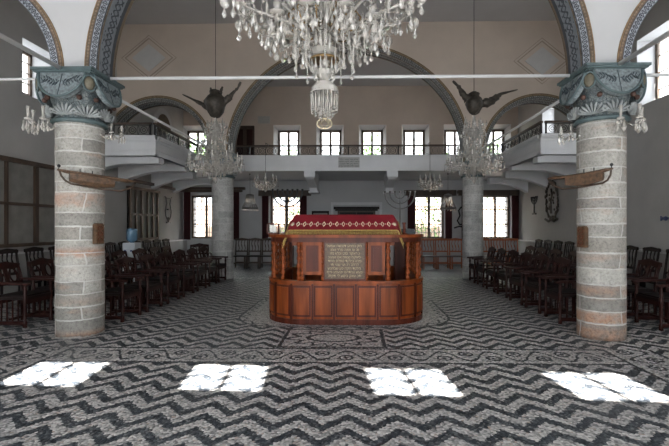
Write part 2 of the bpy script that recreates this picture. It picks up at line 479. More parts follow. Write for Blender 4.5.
WIN = [0]
def window(place, a, b, z0, z1, d, cols=2, rows=3, fr=.06, grille=False, bar=.014, wood='windowwood', portal=True, normal=None):
    """glazed window in an opening; frame with mullions, glass, optional iron grille outside"""
    WIN[0] += 1; n = WIN[0]
    fm = MB()
    def bx(u0, u1, d0, d1, za, zb, m=fm):
        p = [place(u, dd, z) for z in (za, zb) for (u, dd) in ((u0,d0),(u1,d0),(u1,d1),(u0,d1))]
        k = len(m.v); m.v += p
        for q in ((0,3,2,1),(4,5,6,7),(0,1,5,4),(1,2,6,5),(2,3,7,6),(3,0,4,7)): m.face(tuple(k+i for i in q))
    bx(a, b, d-.03, d+.03, z0, z0+fr); bx(a, b, d-.03, d+.03, z1-fr, z1)
    bx(a, a+fr, d-.03, d+.03, z0, z1); bx(b-fr, b, d-.03, d+.03, z0, z1)
    w = b-a
    for i in range(1, cols):
        u = a+w*i/cols; bx(u-fr*.55, u+fr*.55, d-.028, d+.028, z0, z1)
    for i in range(1, rows):
        z = z0+(z1-z0)*i/rows; bx(a, b, d-.012, d+.012, z-bar, z+bar)
    o = struct(fm.build('window_%d' % n, wood))
    gm = MB(); gm.quad(place(a+.01, d, z0+.01), place(b-.01, d, z0+.01), place(b-.01, d, z1-.01), place(a+.01, d, z1-.01))
    gm.build('pane', 'glass', o)
    if grille:
        gr = MB(); nb = max(4, int(w/.16))
        for i in range(1, nb):
            u = a+w*i/nb; gr.tube([place(u, d+.16, z0-.02), place(u, d+.16, z1+.02)], .013, 4)
        for i in range(1, 7):
            z = z0+(z1-z0)*i/7; gr.tube([place(a-.02, d+.16, z), place(b+.02, d+.16, z)], .013, 4)
        gr.build('iron_grille', 'iron_pale', o)
    if portal:
        L = bpy.data.lights.new('window_portal', 'AREA'); L.shape = 'RECTANGLE'; L.size = w; L.size_y = z1-z0
        try: L.cycles.is_portal = True
        except Exception: pass
        lo = bpy.data.objects.new('window_portal', L); COL.objects.link(lo)
        c = Vector(place((a+b)/2, d+.25, (z0+z1)/2)); lo.location = c
        inw = (Vector(place((a+b)/2, 0, (z0+z1)/2))-c).normalized()
        lo.rotation_euler = inw.to_track_quat('-Z', 'Z').to_euler()
        lo['kind'] = 'helper'
    return o

# back wall -------------------------------------------------------
backp = lambda u, d, z: (u, YB+d, z)
UPX = [P(x, 0, YB)[0] for x in (194, 287, 330, 372.5, 415.5, 457.5, 497)]
LOW = [(P(190,0,YB)[0], P(235,0,YB)[0]), (P(270,0,YB)[0], P(301,0,YB)[0]), (P(414.5,0,YB)[0], P(444.5,0,YB)[0]), (P(468,0,YB)[0], P(511,0,YB)[0])]
LZ0, LZ1 = 1.02, 2.74
holes = [(x-.54, x+.54, UZ0, 5.52) for x in UPX]+[(a-.05, b+.05, LZ0, LZ1+.05) for a, b in LOW]
holed('wall_back', ['plaster', 'beige', 'plaster'], -XW, XW, holes, backp, .5, zsplit=3.35, sp=.12)
for x in UPX: window(backp, x-.43, x+.43, UZ0, 5.40, .46, 2, 3, .085)
for a, b in LOW: window(backp, a+.0, b-.0, LZ0, LZ1, .2, 3 if b-a > 1.5 else 2, 3, .075, True, bar=.024)
# side walls -------------------------------------------------------
lp = lambda u, d, z: (-XW-d, u, z)
rp = lambda u, d, z: (XW+d, u, z)
LWB = wallY(54, -XW); LWA = wallY(22.5, -XW); RWB = wallY(637, XW)
holed('wall_left', ['plaster_grey', 'plaster'], YR-.2, YB, [(LWA, LWB, 4.25, 5.4)], lp, .62)
window(lp, LWA, LWB, 4.25, 5.4, .54, 1, 5, .06)
holed('wall_right', ['plaster_grey', 'plaster'], YR-.2, YB, [(RWB-1.5, RWB, UZ0, 5.7), (13.9, 14.8, UZ0, 5.5)], rp, .5)
window(rp, RWB-1.5, RWB, UZ0, 5.7, .44, 2, 4, .07)
window(rp, 13.9, 14.8, UZ0, 5.5, .44, 1, 4, .06)
# rear wall (behind the camera) turned a little off square -----------
RA = math.radians(-2.8)
RT = .16
def rearp(u, d, z): return (u*cos(RA)+d*sin(RA)*1, YR+u*sin(RA)-d*cos(RA), z)
RWX = None
SUN_EL = math.radians(48); COT = 1/math.tan(SUN_EL); SKEW = -.112
RZ0, RZ1 = 5.80, 6.74
# floor patch centres seen in the photograph
rw = []
for px, py in ((55, 374), (225, 378.5), (411, 382), (603, 385)):
    zd = CAMZ*F/(py-CYP); dx = (px-CXP)/F*zd
    X = CAMX+dx*cos(TH)-zd*sin(TH); Y = dx*sin(TH)+zd*cos(TH)
    rw.append((X, Y))
zc = (RZ0+RZ1)/2
hs = []
for X, Y in rw:
    u = X-SKEW*(zc*COT)
    hs.append((u-.44, u+.44, RZ0, RZ1))
lowr = [(-6.6, -4.6, .9, 3.6), (-4.0, -1.9, .9, 3.6), (-1.2, 1.2, 0.02, 3.6), (1.9, 4.0, .9, 3.6), (4.6, 6.6, .9, 3.6)]  # unseen lower rear windows, added and made large to brighten the hall from behind
holed('wall_rear', ['plaster', 'plaster'], -XW-.3, XW+.3, hs+lowr, rearp, RT)
for h in hs: window(rearp, h[0], h[1], h[2], h[3], .1, 2, 2, .065, bar=.010)
for h in lowr: window(rearp, h[0], h[1], h[2], h[3], .1, 2, 3, .06)

# arcades ----------------------------------------------------------
def arcade(name, Y, na, nb, sa, sb, sc, mats):
    """wall on columns with one nave arch and two side arches"""
    m = MB(); y0, y1 = Y-AT, Y+AT
    def seg(c, a, b, n=48):
        return [(c-a*cos(PI*i/n), SP+b*sin(PI*i/n)) for i in range(n+1)]
    line = []
    arcs = [(-sc, sa, sb), (0, na, nb), (sc, sa, sb)]
    prev = -XW
    for c, a, b in arcs:
        pts = seg(c, a, b)
        line.append(('flat', [(prev, SP), pts[0]])); line.append(('arc', pts)); prev = pts[-1][0]
    line.append(('flat', [(prev, SP), (XW, SP)]))
    for kind, pts in line:
        u = 0
        for p, q in zip(pts, pts[1:]):
            if abs(q[0]-p[0]) < 1e-6 and abs(q[1]-p[1]) < 1e-6: continue
            L = math.hypot(q[0]-p[0], q[1]-p[1])
            m.quad((p[0],y0,p[1]), (q[0],y0,q[1]), (q[0],y0,ZC), (p[0],y0,ZC))
            m.quad((p[0],y1,p[1]), (p[0],y1,ZC), (q[0],y1,ZC), (q[0],y1,q[1]))
            m.quad((p[0],y0,p[1]), (p[0],y1,p[1]), (q[0],y1,q[1]), (q[0],y0,q[1]), uv=[(u,0),(u,1),(u+L,1),(u+L,0)], mi=1 if kind == 'arc' else 0)
            u += L
    return struct(m.build(name, mats))
NA, NB, SA, SB, SC = 3.25, 2.86, 1.55, 1.36, 5.42
FA, FB, GA, GB = 3.30, 2.96, 1.46, 1.47
arcade('wall_front_arcade', YA, NA, NB, SA, SB, SC, ['plaster', 'soffit_front'])
arcade('wall_far_arcade', YF, FA, FB, GA, GB, SC, ['beige', 'soffit_far'])
TR = [0]
def band(Y, c, a, b, w, mat):
    TR[0] += 1; m = MB(); n = 56; u = 0
    y0, y1 = Y-AT-.018, Y-AT-.001
    R = []
    for i in range(n+1):
        t = PI*i/n
        p = Vector((c-a*cos(t), 0, SP+b*sin(t))); q = Vector((c-(a+w)*cos(t), 0, SP+(b+w)*sin(t)))
        R.append((p, q))
    for (p, q), (p2, q2) in zip(R, R[1:]):
        L = (q2-q).length
        A = lambda v, y: (v.x, y, v.z)
        m.quad(A(p,y0), A(p2,y0), A(q2,y0), A(q,y0), uv=[(u,0),(u+L,0),(u+L,1),(u,1)])
        m.quad(A(p,y1), A(p,y0), A(q,y0), A(q,y1)) if u == 0 else None
        m.quad(A(q,y0), A(q2,y0), A(q2,y1), A(q,y1), uv=[(u,1),(u+L,1),(u+L,1),(u,1)])
        m.quad(A(p,y1), A(p2,y1), A(p2,y0), A(p,y0), uv=[(u,0),(u+L,0),(u+L,0),(u,0)])
        u += L
    return struct(m.build('trim_%d' % TR[0], mat))
for c, a, b in ((0, NA, NB), (-SC, SA, SB), (SC, SA, SB)): band(YA, c, a, b, .17, 'band_front' if c == 0 else 'band_side')
for c, a, b in ((0, FA, FB), (-SC, GA, GB), (SC, GA, GB)): band(YF, c, a, b, .18, 'band_far')

# dado along the side walls and under the back windows
for i, (a, b, c, d) in enumerate(((-XW, -XW+.14, YR+.4, YB-.0), (XW-.14, XW, YR+.4, YB-.0))):
    m = MB(); m.box(a, b, c, d, 0, .95); m.box(a-.0 if a < 0 else a-.05, b+.05 if a < 0 else b, c, d, .95, .99, mi=1)
    struct(m.build('baseboard_left' if i == 0 else 'baseboard_right', ['plaster_grey', 'dado']))

# lozenges painted in relief on the far arcade wall
for k, (px, py, side) in enumerate(((149, 58, 'left'), (542, 61, 'right'))):
    x, z = P(px, py, YF-AT)
    root = empty('wall_lozenge', (x, YF-AT-.001, z), 0, 'pale plaster lozenge in a double outline, %s of the main chandelier' % side, 'relief', 'lozenges on the far arcade wall')
    def dia(r0, r1, d, nm, mt):
        m = MB()
        pts = lambda r: [Vector((0, 0, r*.82)), Vector((r, 0, 0)), Vector((0, 0, -r*.82)), Vector((-r, 0, 0))]
        if r0 == 0: m.prism([(p.x, p.z) for p in pts(r1)], -d, 0)
        else:
            a, b = pts(r0), pts(r1)
            for i in range(4):
                j = (i+1) % 4
                m.prism([(a[i].x,a[i].z), (a[j].x,a[j].z), (b[j].x,b[j].z), (b[i].x,b[i].z)], -d, 0)
        return m.build(nm, mt, root)
    dia(0, .48, .02, 'lozenge', 'lozenge'); dia(.66, .70, .012, 'outline', 'lozenge_line'); dia(.78, .80, .010, 'outline', 'lozenge_line')

# ------------------------------------------------------------------ columns
def shaft(r, h, seg=40, taper=.0):
    m = MB(); n = 40; circ = 2*PI*r; k = seg
    rings = []
    for i in range(n+1):
        z = h*i/n; rr = r*(1-taper*i/n)
        rings.append([((rr*(1+.006*sin(j*3.7+i*1.3)))*cos(2*PI*j/k), (rr*(1+.006*sin(j*2.3+i*2.1)))*sin(2*PI*j/k), z) for j in range(k)])
    uvs = lambda i, j: [(circ*j/k, h*i/n), (circ*(j+1)/k, h*i/n), (circ*(j+1)/k, h*(i+1)/n), (circ*j/k, h*(i+1)/n)]
    m.loft(rings, uvs=uvs); return m

def capital(parent, z0, half, r):
    """painted capital: ring, bell growing to a square, shields with rims, corner medallions, shells, abacus"""
    cap = empty('capital', (0, 0, z0)); cap.parent = parent
    H = SP-z0; zab = H-.075
    ring = MB(); ring.lathe([(r*.99,-.03),(r+.035,-.025),(r+.055,0),(r+.035,.025),(r*.99,.03)], seg=32); ring.build('necking_ring', 'teal', cap)
    bell = MB(); rings = []; K = 32
    for i in range(9):
        t = i/8; z = .03+(zab-.03)*t; grow = t**1.7
        R = []
        for j in range(K):
            a = 2*PI*j/K; c, s_ = cos(a), sin(a)
            q = (half-.045)/max(abs(c), abs(s_))
            rr = (1-grow)*(r+.005)+grow*q*.94
            R.append((rr*c, rr*s_, z))
        rings.append(R)
    bell.loft(rings); bell.build('bell', 'capital', cap)
    ab = MB()
    for (h, a, b) in ((half-.05, zab, zab+.02), (half-.02, zab+.02, zab+.04), (half, zab+.04, H-.001)): ab.box(-h, h, -h, h, a, b)
    ab.build('abacus', 'teal', cap)
    for k in range(4):
        R4 = Matrix.Rotation(k*PI/2, 4, 'Z')
        # half-round shield hanging under the abacus, leaning with the bell
        T = R4 @ Matrix.Translation((0, -half+.055, zab)) @ Matrix.Rotation(math.radians(-17), 4, 'X')
        w, h = half*.76, (zab)*.60
        pts = [(-w*cos(PI*i/16), -h*sin(PI*i/16)) for i in range(17)]
        sh = MB(); sh.prism(pts, -.015, .05, T)
        shield = sh.build('shield', 'shellpaint', cap)
        rm = MB(); rm.tube([T @ Vector((p[0], -.02, p[1])) for p in pts], .017, 6); rm.build('shield_rim', 'teal', shield)
        or_ = MB()
        for sx in (-1, 1):
            or_.tube([T @ Vector((sx*w*(.06+.75*t), -.017, -h*.34-.035*sin(t*8))) for t in [i/10 for i in range(11)]], .005, 4)
            for q in range(7):
                t = .12+.11*q; c0 = Vector((sx*w*t, -.017, -h*.34-.03*sin(t*8)))
                for sg in (-1, 1):
                    if sg < 0 and t > .7: continue
                    or_.tube([T @ c0, T @ (c0+Vector((sx*.018, -.004, sg*.030))), T @ (c0+Vector((sx*.034, 0, sg*.052)))], [.004, .009, .002], 4)
        or_.tube([T @ Vector((0, -.017, -.02)), T @ Vector((0, -.017, -h*.95))], .006, 5)
        or_.build('leaf_spray', 'capline', shield)
        # corner medallion
        Tc = R4 @ Matrix.Rotation(-PI/4, 4, 'Z') @ Matrix.Translation((0, -half*1.16, zab-.13))
        cm = MB(); cm.ball((0,0,0), .075, 12, 7, sc=(.9, .55, 1.25)); 
        cm.v = [tuple(Tc @ Vector(v)) for v in cm.v]
        med = cm.build('corner_medallion', 'medallion', cap)
        cr = MB(); cr.tube([Tc @ Vector((.078*cos(2*PI*i/16), -.02, .105*sin(2*PI*i/16))) for i in range(17)], .013, 5); cr.build('medallion_rim', 'teal', med)
        # shells round the foot, one on each face and one on each corner
        for q in (0, 1):
            Ts = R4 @ Matrix.Rotation(q*PI/4, 4, 'Z') @ Matrix.Translation((0, -r-.030, .035)) @ Matrix.Rotation(math.radians(14 if not q else 26), 4, 'X')
            sm = MB()
            for e in range(-4, 5):
                a = e*.33; L = .20
                sm.tube([Ts @ Vector((.03*sin(a), 0, .02)), Ts @ Vector((L*.8*sin(a), -.012, L*.6*cos(a)+.02)), Ts @ Vector((L*sin(a), .0, L*cos(a)*.8+.02))], [.006, .017, .008], 5)
            sm.build('shell', 'shell_light', cap)
        for sx in (-1, 1):
            rs = MB(); Tq = R4 @ Matrix.Translation((sx*half*.52, -r*.93-.075, zab*.47))
            rs.ball(Tq @ Vector((0,0,0)), .035, 8, 5); rs.build('rosette', 'rosette', cap)
    return cap

ZCAP = 2.93
cols = []
for (sx, Y, r, nm, lb) in ((-1, YA, .30, 'near left', 'thick round column of pinkish grey stone blocks, at left in front'),
                       (1, YA, .298, 'near right', 'thick round column of pale stone blocks with a reddish foot, at right in front'),
                       (-1, YF, .305, 'far left', 'slimmer pale stone column behind the left hanging crystal chandelier'),
                       (1, YF, .29, 'far right', 'slimmer pale stone column behind the right hanging crystal chandelier')):
    root = empty('stone_column', (sx*CX, Y, 0), 0 if sx < 0 else PI*.63, lb, 'column', 'round stone columns', 'thing')
    shaft(r, ZCAP).build('shaft', ('stone' if sx < 0 else 'stone_red') if Y == YA else 'stone_far', root)
    if sx > 0: pass
    if Y == YA:
        pass
    cap = capital(root, ZCAP, .41, r)
    cap.rotation_euler = (0, 0, -root.rotation_euler.z)
    cols.append(root)

# ------------------------------------------------------------------ tie rods
def rod(a, b, r, label, mt='rod'):
    m = MB(); m.tube([a, b], r, 8); o = m.build('tie_rod', mt); tag(o, label, 'tie rod', 'white iron tie rods'); return o
RZ = 3.575
e = .43
rod((-CX+e, YA, RZ), (CX-e, YA, RZ), .024, 'white tie rod spanning the nave between the two front capitals')
rod((-XW, YA, RZ), (-CX-e, YA, RZ), .018, 'white tie rod from the left wall to the left front capital')
rod((CX+e, YA, RZ), (XW, YA, RZ), .024, 'white tie rod from the right front capital to the right wall')
for sx, s in ((-1, 'left'), (1, 'right')):
    rod((sx*CX, YA+e, RZ), (sx*CX, YF-e, RZ), .026, 'white tie rod running back from the %s front capital to the far one' % s)
    rod((sx*CX, YR+.2, RZ+.02), (sx*CX, YA-e, RZ), .028, 'white tie rod coming forward overhead to the %s front capital' % s)
    rod((sx*(CX+e), YF, RZ+.02), (sx*XW, YF, RZ+.02), .014, 'thin pale tie rod from the far %s capital to the side wall' % s)

# ------------------------------------------------------------------ gallery
GY0 = 10.3; GY1 = 13.25; PZ0, PZ1 = 3.21, 3.70; GXL = P(155.5, 0, 10.3)[0]; GXR = P(540.5, 0, 10.3)[0]; GX = 4.6
gal = empty('gallery', (0, GY1, 3.2), 0, 'white U-shaped upper gallery with panelled parapet round the far end of the hall', 'gallery', kind='thing')
def grel(mb, name, mt='gallery', parent=None):
    mb.v = [(x, y-GY1, z-3.2) for x, y, z in mb.v]; return mb.build(name, mt, parent or gal)
m = MB(); m.box(-XW+.004, XW-.004, GY1+.02, YB-.004, 3.32, 3.46); m.box(-XW+.004, GXL-.02, GY0+.02, GY1+.02, 3.32, 3.46); m.box(GXR+.02, XW-.004, GY0+.02, GY1+.02, 3.32, 3.46)
grel(m, 'floor_slab')
def parapet(p, q, nrm):
    """panelled parapet from p to q, outward normal nrm (2-D)"""
    m = MB(); p = Vector(p); q = Vector(q); n = Vector(nrm); t = (q-p).normalized()
    def bx(o0, o1, z0, z1, e=0):
        a = p-t*e; b = q+t*e
        P4 = [a+n*o0, b+n*o0, b+n*o1, a+n*o1]
        m.loft([[(v.x, v.y, z0) for v in P4], [(v.x, v.y, z1) for v in P4]], sm=False)
    bx(-.10, 0, PZ0, PZ1); bx(-.12, .05, PZ1-.05, PZ1, .0); bx(-.12, .03, PZ1-.09, PZ1-.05); bx(-.10, .03, PZ0, PZ0+.05)
    bx(-.10, .015, PZ0+.13, PZ0+.15); bx(-.10, .015, PZ1-.16, PZ1-.14)
    return m
grel(parapet((GXL, GY1), (GXR, GY1), (0, -1)), 'parapet')
grel(parapet((GXL, GY0+.10), (GXL, GY1), (1, 0)), 'parapet'); grel(parapet((GXR, GY0+.10), (GXR, GY1), (-1, 0)), 'parapet')
grel(parapet((-XW+.004, GY0), (GXL, GY0), (0, -1)), 'parapet'); grel(parapet((GXR, GY0), (XW-.004, GY0), (0, -1)), 'parapet')
# haunched brackets under the back gallery
for x in (P(309.5, 0, GY1)[0], P(392.5, 0, GY1)[0]):
    m = MB(); w = .13
    prof = [(GY1+.0, PZ0+.0), (GY1+.0, 3.05), (GY1+.12, 2.97), (GY1+1.2, 2.80), (GY1+1.25, 2.66), (GY1+1.75, 2.66), (GY1+1.8, 3.30), (GY1+.02, 3.32)]
    rr = [[(x-w, y, z) for y, z in prof], [(x+w, y, z) for y, z in prof]]
    m.loft(rr, sm=False); m.box(x-w-.04, x+w+.04, GY1-.0+.01, GY1+.14, 3.03, 3.21); m.box(x-w-.04, x+w+.04, GY1+1.22, GY1+1.78, 2.64, 2.70)
    grel(m, 'bracket')
# end beams with curved haunches under the side galleries
for sx in (-1, 1):
    for yy in (GY0+.25, GY0+2.0, 14.3, 16.0):
        m = MB(); x0, x1 = (GXR if sx > 0 else -GXL)+.04, XW-.004
        zt, zb = 3.32, (3.06 if yy < 11 else 3.10)
        pts = [(x0, zt), (x0, zb)]
        for i in range(13):
            t = i/12; x = x0+.75+(x1-x0-.75)*t
            pts.append((x, zb-.34*(t**1.8) + .05*(1-t)*0))
        pts.append((x1, zt))
        if yy > 13: pts = [(GX+.6, zt), (GX+.6, 3.1)]+[(GX+.9+(x1-GX-.9)*i/10, 3.1-.34*(i/10)**1.8) for i in range(11)]+[(x1, zt)]
        pts = [(sx*a, b) for a, b in pts]
        if sx < 0: pts = pts[::-1]
        m.prism(pts, yy, yy+.28); grel(m, 'haunched_beam')

# railings
def railing(p, q, label):
    p = Vector((*p, PZ1)); q = Vector((*q, PZ1)); L = (q-p).length; t = (q-p).normalized()
    c = (p+q)/2; root = empty('gallery_railing', c, 0, label, 'railing', 'iron railings on the gallery parapet')
    R = lambda s, z: p+t*s+Vector((0,0,z))-c
    m = MB(); m.bar(R(0,.30), R(L,.30), .07, .045); m.build('handrail', 'brownwood', root)
    m = MB(); m.bar(R(0,.03), R(L,.03), .018, .012); m.bar(R(0,.255), R(L,.255), .018, .012); m.build('bottom_rail', 'iron', root)
    n = max(2, round(L/1.45))
    for i in range(n+1):
        s = min(max(L*i/n, .03), L-.03); m = MB(); m.bar(R(s,0), R(s,.30), .035); m.build('post', 'iron', root)
    for i in range(n):
        m = MB(); s0, s1 = L*i/n+.05, L*(i+1)/n-.05; k = max(3, round((s1-s0)/.26)); w = (s1-s0)/k
        for j in range(k):
            cc = s0+w*(j+.5)
            m.tube([R(cc+.085*cos(a*PI/7), .142+.085*sin(a*PI/7)) for a in range(15)], .008, 4)
            m.tube([R(cc+.04*cos(a*PI/5), .142+.04*sin(a*PI/5)) for a in range(11)], .007, 4)
            for sg in (-1, 1): m.tube([R(cc+w*.5-.0+sg*.028*sin(z*PI), .03+.225*z) for z in [q/6 for q in range(7)]], .006, 4)
        m.build('scrollwork', 'iron', root)
    return root
railing((GXL, GY1+.05), (GXR, GY1+.05), 'long iron railing with wooden handrail facing the nave across the back gallery')
railing((GXL-.05, GY0+.05), (GXL-.05, GY1-.06), 'iron scroll railing along the inner side of the left gallery wing')
railing((GXR+.05, GY0+.05), (GXR+.05, GY1-.06), 'iron scroll railing along the inner side of the right gallery wing')
railing((-XW+.05, GY0+.05), (GXL-.12, GY0+.05), 'iron scroll railing across the front end of the left gallery wing')
railing((GXR+.12, GY0+.05), (XW-.05, GY0+.05), 'iron scroll railing across the front end of the right gallery wing')

# plaque on parapet with rows of incised letters
HEB = 'אבגדהוזחטיכלמנסעפצקרשת'
def text(body, size, parent, loc, mt, rx=PI/2, ext=.001, al='CENTER'):
    c = bpy.data.curves.new('lettering', 'FONT'); c.body = body; c.size = size; c.align_x = al; c.extrude = ext
    o = bpy.data.objects.new('lettering', c); COL.objects.link(o); o.parent = parent; o.location = loc; o.rotation_euler = (rx, 0, 0)
    c.materials.append(M[mt])
    bpy.context.view_layer.update()
    me = bpy.data.meshes.new_from_object(o.evaluated_get(bpy.context.evaluated_depsgraph_get()))
    bpy.data.objects.remove(o); o = bpy.data.objects.new('lettering', me); COL.objects.link(o)
    o.parent = parent; o.location = loc; o.rotation_euler = (rx, 0, 0); o['kind'] = 'stuff'; return o
x0, za = P(338.5, 157.5, GY1); x1, zb = P(359.5, 167.5, GY1)
pq = empty('inscription_plaque', ((x0+x1)/2, GY1-.052, (za+zb)/2), 0, 'small grey stone plaque with dark lettering on the white gallery parapet', 'plaque')
w, h = (x1-x0)/2, (za-zb)/2
m = MB(); m.box(-w, w, -.012, .05, -h, h); m.build('slab', 'stone_plaque', pq)
random.seed(3)
for i in range(4):
    s = ' '.join(''.join(random.choice(HEB) for _ in range(random.choice((3, 4, 5)))) for _ in range(4))
    text(s, .062, pq, (0, -.013, h-.085-i*.068), 'capline')
# ------------------------------------------------------------------ reading platform (bimah)
BX, BY0, BY1 = .085, 6.56, 9.24
bim = empty('reading_platform', (BX, BY0, 0), 0, 'reddish mahogany reading platform with rounded corners, turned balusters and panelled base', 'platform')
HW, RC = 1.255, .66
def outline(off=0.0, n=9, closed=True):
    hw, rc = HW-off, RC-off; y0, y1 = off, (BY1-BY0)-off
    pts = []
    for (cx, cy, a0) in ((-hw+rc, y0+rc, PI), (hw-rc, y0+rc, 1.5*PI), (hw-rc, y1-rc, 0), (-hw+rc, y1-rc, .5*PI)):
        for i in range(n+1):
            a = a0+PI/2*i/n; pts.append((cx+rc*cos(a), cy+rc*sin(a)))
    return pts
def ringwall(z0, z1, o0, o1, name, mt, parent=bim):
    A = outline(o0); B = outline(o1); m = MB(); k = len(A)
    r = [[(x,y,z0) for x,y in A], [(x,y,z1) for x,y in A], [(x,y,z1) for x,y in B], [(x,y,z0) for x,y in B], [(x,y,z0) for x,y in A]]
    m.loft(r, cap0=False, cap1=False, sm=False); return m.build(name, mt, parent)
m = MB(); r = outline(.06); m.loft([[(x,y,0) for x,y in r], [(x,y,.20) for x,y in r]], sm=False); m.build('platform_floor', 'mahogany_dark', bim)
ringwall(0, .08, -.02, .06, 'plinth', 'mahogany_dark')
ringwall(.08, .64, .0, .05, 'base_wall', 'mahogany')
ringwall(.625, .67, -.03, .09, 'ledge', 'mahogany')
ringwall(1.33, 1.375, -.035, .12, 'handrail', 'mahogany')
ringwall(1.26, 1.33, .0, .06, 'rail_frieze', 'mahogany_dark')
# raised panels round the base: walk the outline
import itertools
def walk(off, step):
    pts = outline(off, 24); pts.append(pts[0]); out = []; acc = 0; L = [0]
    for a, b in zip(pts, pts[1:]): L.append(L[-1]+math.dist(a, b))
    return pts, L
pts, L = walk(0, 0)
def at_len(s):
    s = s % L[-1]
    i = max(j for j in range(len(L)) if L[j] <= s); i = min(i, len(pts)-2)
    t = (s-L[i])/max(1e-9, L[i+1]-L[i]); a, b = pts[i], pts[i+1]
    return Vector((a[0]+(b[0]-a[0])*t, a[1]+(b[1]-a[1])*t, 0))
def strip(s0, s1, z0, z1, o0, o1, name, mt, parent=bim, n=5):
    m = MB(); rings = []
    for i in range(n+1):
        s = s0+(s1-s0)*i/n; p = at_len(s); d = (at_len(s+.01)-at_len(s-.01)).normalized(); nn = Vector((d.y, -d.x, 0))
        rings.append([p+nn*o0+Vector((0,0,z0)), p+nn*o1+Vector((0,0,z0)), p+nn*o1+Vector((0,0,z1)), p+nn*o0+Vector((0,0,z1))])
    m.loft(rings, sm=False); return m.build(name, mt, parent)
# straight front runs from the end of the first corner arc; its middle is s_mid
s_mid = RC*PI/2+(HW-RC)
pw = .332
for k in range(-7, 8):
    c = s_mid+k*pw*1.0
    pn = strip(c-pw/2+.024, c+pw/2-.024, .12, .595, -.02, .014, 'base_panel', 'mahogany_dark')
    strip(c-pw/2+.048, c+pw/2-.048, .15, .565, .012, .022, 'raised_field', 'mahogany', pn)
    strip(c+pw/2-.014, c+pw/2+.014, .08, .62, -.01, .020, 'stile', 'mahogany_dark')
# balusters
def baluster_mesh(h):
    m = MB(); p = [(.030, 0), (.030, .06), (.018, .07)]
    n = 4
    for i in range(n):
        a = .07+(h-.14)*i/n; q = (h-.14)/n
        p += [(.016, a+.02*q), (.034, a+.25*q), (.036, a+.45*q), (.026, a+.70*q), (.014, a+.85*q), (.024, a+.92*q)]
    p += [(.018, h-.07), (.030, h-.06), (.030, h)]
    m.lathe(p, seg=10); return m
bl = None
front = [-1.02, -.88] + [.88, 1.02]
bpos = []
# corners and sides
for sxx in (-1, 1):
    for d in (.66, 1.02, 1.30, 1.62, 1.95, 2.25, 2.55, 2.85, 3.15): bpos.append((s_mid+sxx*d, .03))
for s, o in bpos:
    p = at_len(s); d = (at_len(s+.01)-at_len(s-.01)).normalized(); nn = Vector((d.y, -d.x, 0))
    loc = p-nn*o; loc.z = .67
    if bl is None: bl = baluster_mesh(.59).build('baluster', 'mahogany', bim, loc)
    else:
        c = bl.copy(); COL.objects.link(c); c.parent = bim; c.location = loc
# inscription panel between wooden doors
pxX = lambda px: P(px, 0, BY0)[0]-BX
xi0, xi1 = pxX(325), pxX(364.5)
ins = MB(); ins.box(xi0, xi1, .005, .04, .70, 1.25)
io = ins.build('inscription_panel', 'plaque_brown', bim)
random.seed(5)
for i in range(9):
    t_ = ' '.join(''.join(random.choice(HEB) for _ in range(random.choice((2, 3, 4, 5)))) for _ in range(5))[:19]
    text(t_, .055, io, ((xi0+xi1)/2, .003, 1.185-i*.057), 'goldletter', ext=.002)
for a, b, c, d in ((xi0-.02, xi0, .67, 1.27), (xi1, xi1+.02, .67, 1.27), (xi0, xi1, .67, .70), (xi0, xi1, 1.25, 1.27)):
    m = MB(); m.box(a, b, -.005, .05, c, d); m.build('panel_frame', 'mahogany_dark', bim)
for x0, x1 in ((pxX(303), pxX(321.5)), (pxX(368), pxX(385))):
    m = MB(); m.box(x0, x1, .03, .05, .76, 1.26); dr = m.build('panel', 'mahogany_dark', bim)
    for a, b, c, d in ((x0, x0+.045, .76, 1.26), (x1-.045, x1, .76, 1.26), (x0+.045, x1-.045, .76, .81), (x0+.045, x1-.045, 1.21, 1.26)):
        m = MB(); m.box(a, b, .008, .03, c, d); m.build('panel_moulding', 'mahogany', dr)
    m = MB(); m.box(x0+.085, x1-.085, .015, .03, .85, 1.17); m.build('raised_field', 'mahogany_dark', dr)
for px in (298.5, 322.8, 366.3, 388.5):
    c = bl.copy(); COL.objects.link(c); c.parent = bim; c.location = (pxX(px), .035, .67)

# reading desk on the rail with red cloth
desk = empty('reading_desk', (BX-.03, BY0+.45, .20), 0, 'brown wooden sloping reading desk under the red velvet cloth', 'desk')
m = MB(); m.box(-.84, .84, -.32, .45, 1.18, 1.24); 
m.box(-.80, .80, -.28, -.24, 1.00, 1.18); m.box(-.80, .80, .38, .42, 1.00, 1.18)
m.build('desk_box', 'mahogany', desk)
for x in (-.7, .7):
    for y in (-.18, .33): m = MB(); m.bar((x, y, 0), (x, y, 1.0), .07); m.build('leg', 'mahogany_dark', desk)
m = MB()
prof = [(-.33, 1.24), (.15, 1.47), (.45, 1.47), (.45, 1.24)]
m.loft([[(-.80+.0*0, y, z) if z < 1.3 else (-.72, y, z) for y, z in prof], [(.80, y, z) if z < 1.3 else (.72, y, z) for y, z in prof]], sm=False)
m.build('slope', 'mahogany_dark', desk)
# cloth: sheet laid over the slope, hanging a little at the front and at the corners
cl = empty('table_cover', (BX-.03, BY0+.45, 1.46), 0, 'deep red velvet cover with cream embroidery and gold fringe draped over the reading desk', 'cloth')
NU, NV = 48, 14
def clothp(u, v, off=0.0):
    # u -1..1 across, v 0 (front hem) .. 1 (back)
    au = abs(u); s = 1 if u >= 0 else -1
    if v < .72:
        t = v/.72
        y = -.38+(.53)*t; z = -.038+.268*t; hw = .985-.035*t
    else:
        t = (v-.72)/.28; y = .15+.34*t; z = .23; hw = .95
    x = u*hw; dz = 0
    flat = .86
    if au > flat:
        q = (au-flat)/(1-flat); x = s*(hw*flat+hw*(1-flat)*q*.6); dz = -.17*q*(1.0-.35*v)
        if v < .2: dz -= .05*q*(1-v/.2)
    rip = .006*sin(u*23)*(1-v)+.004*sin(u*41+v*6)
    return Vector((x, y-off-rip*1.2, z+dz+off*.9))
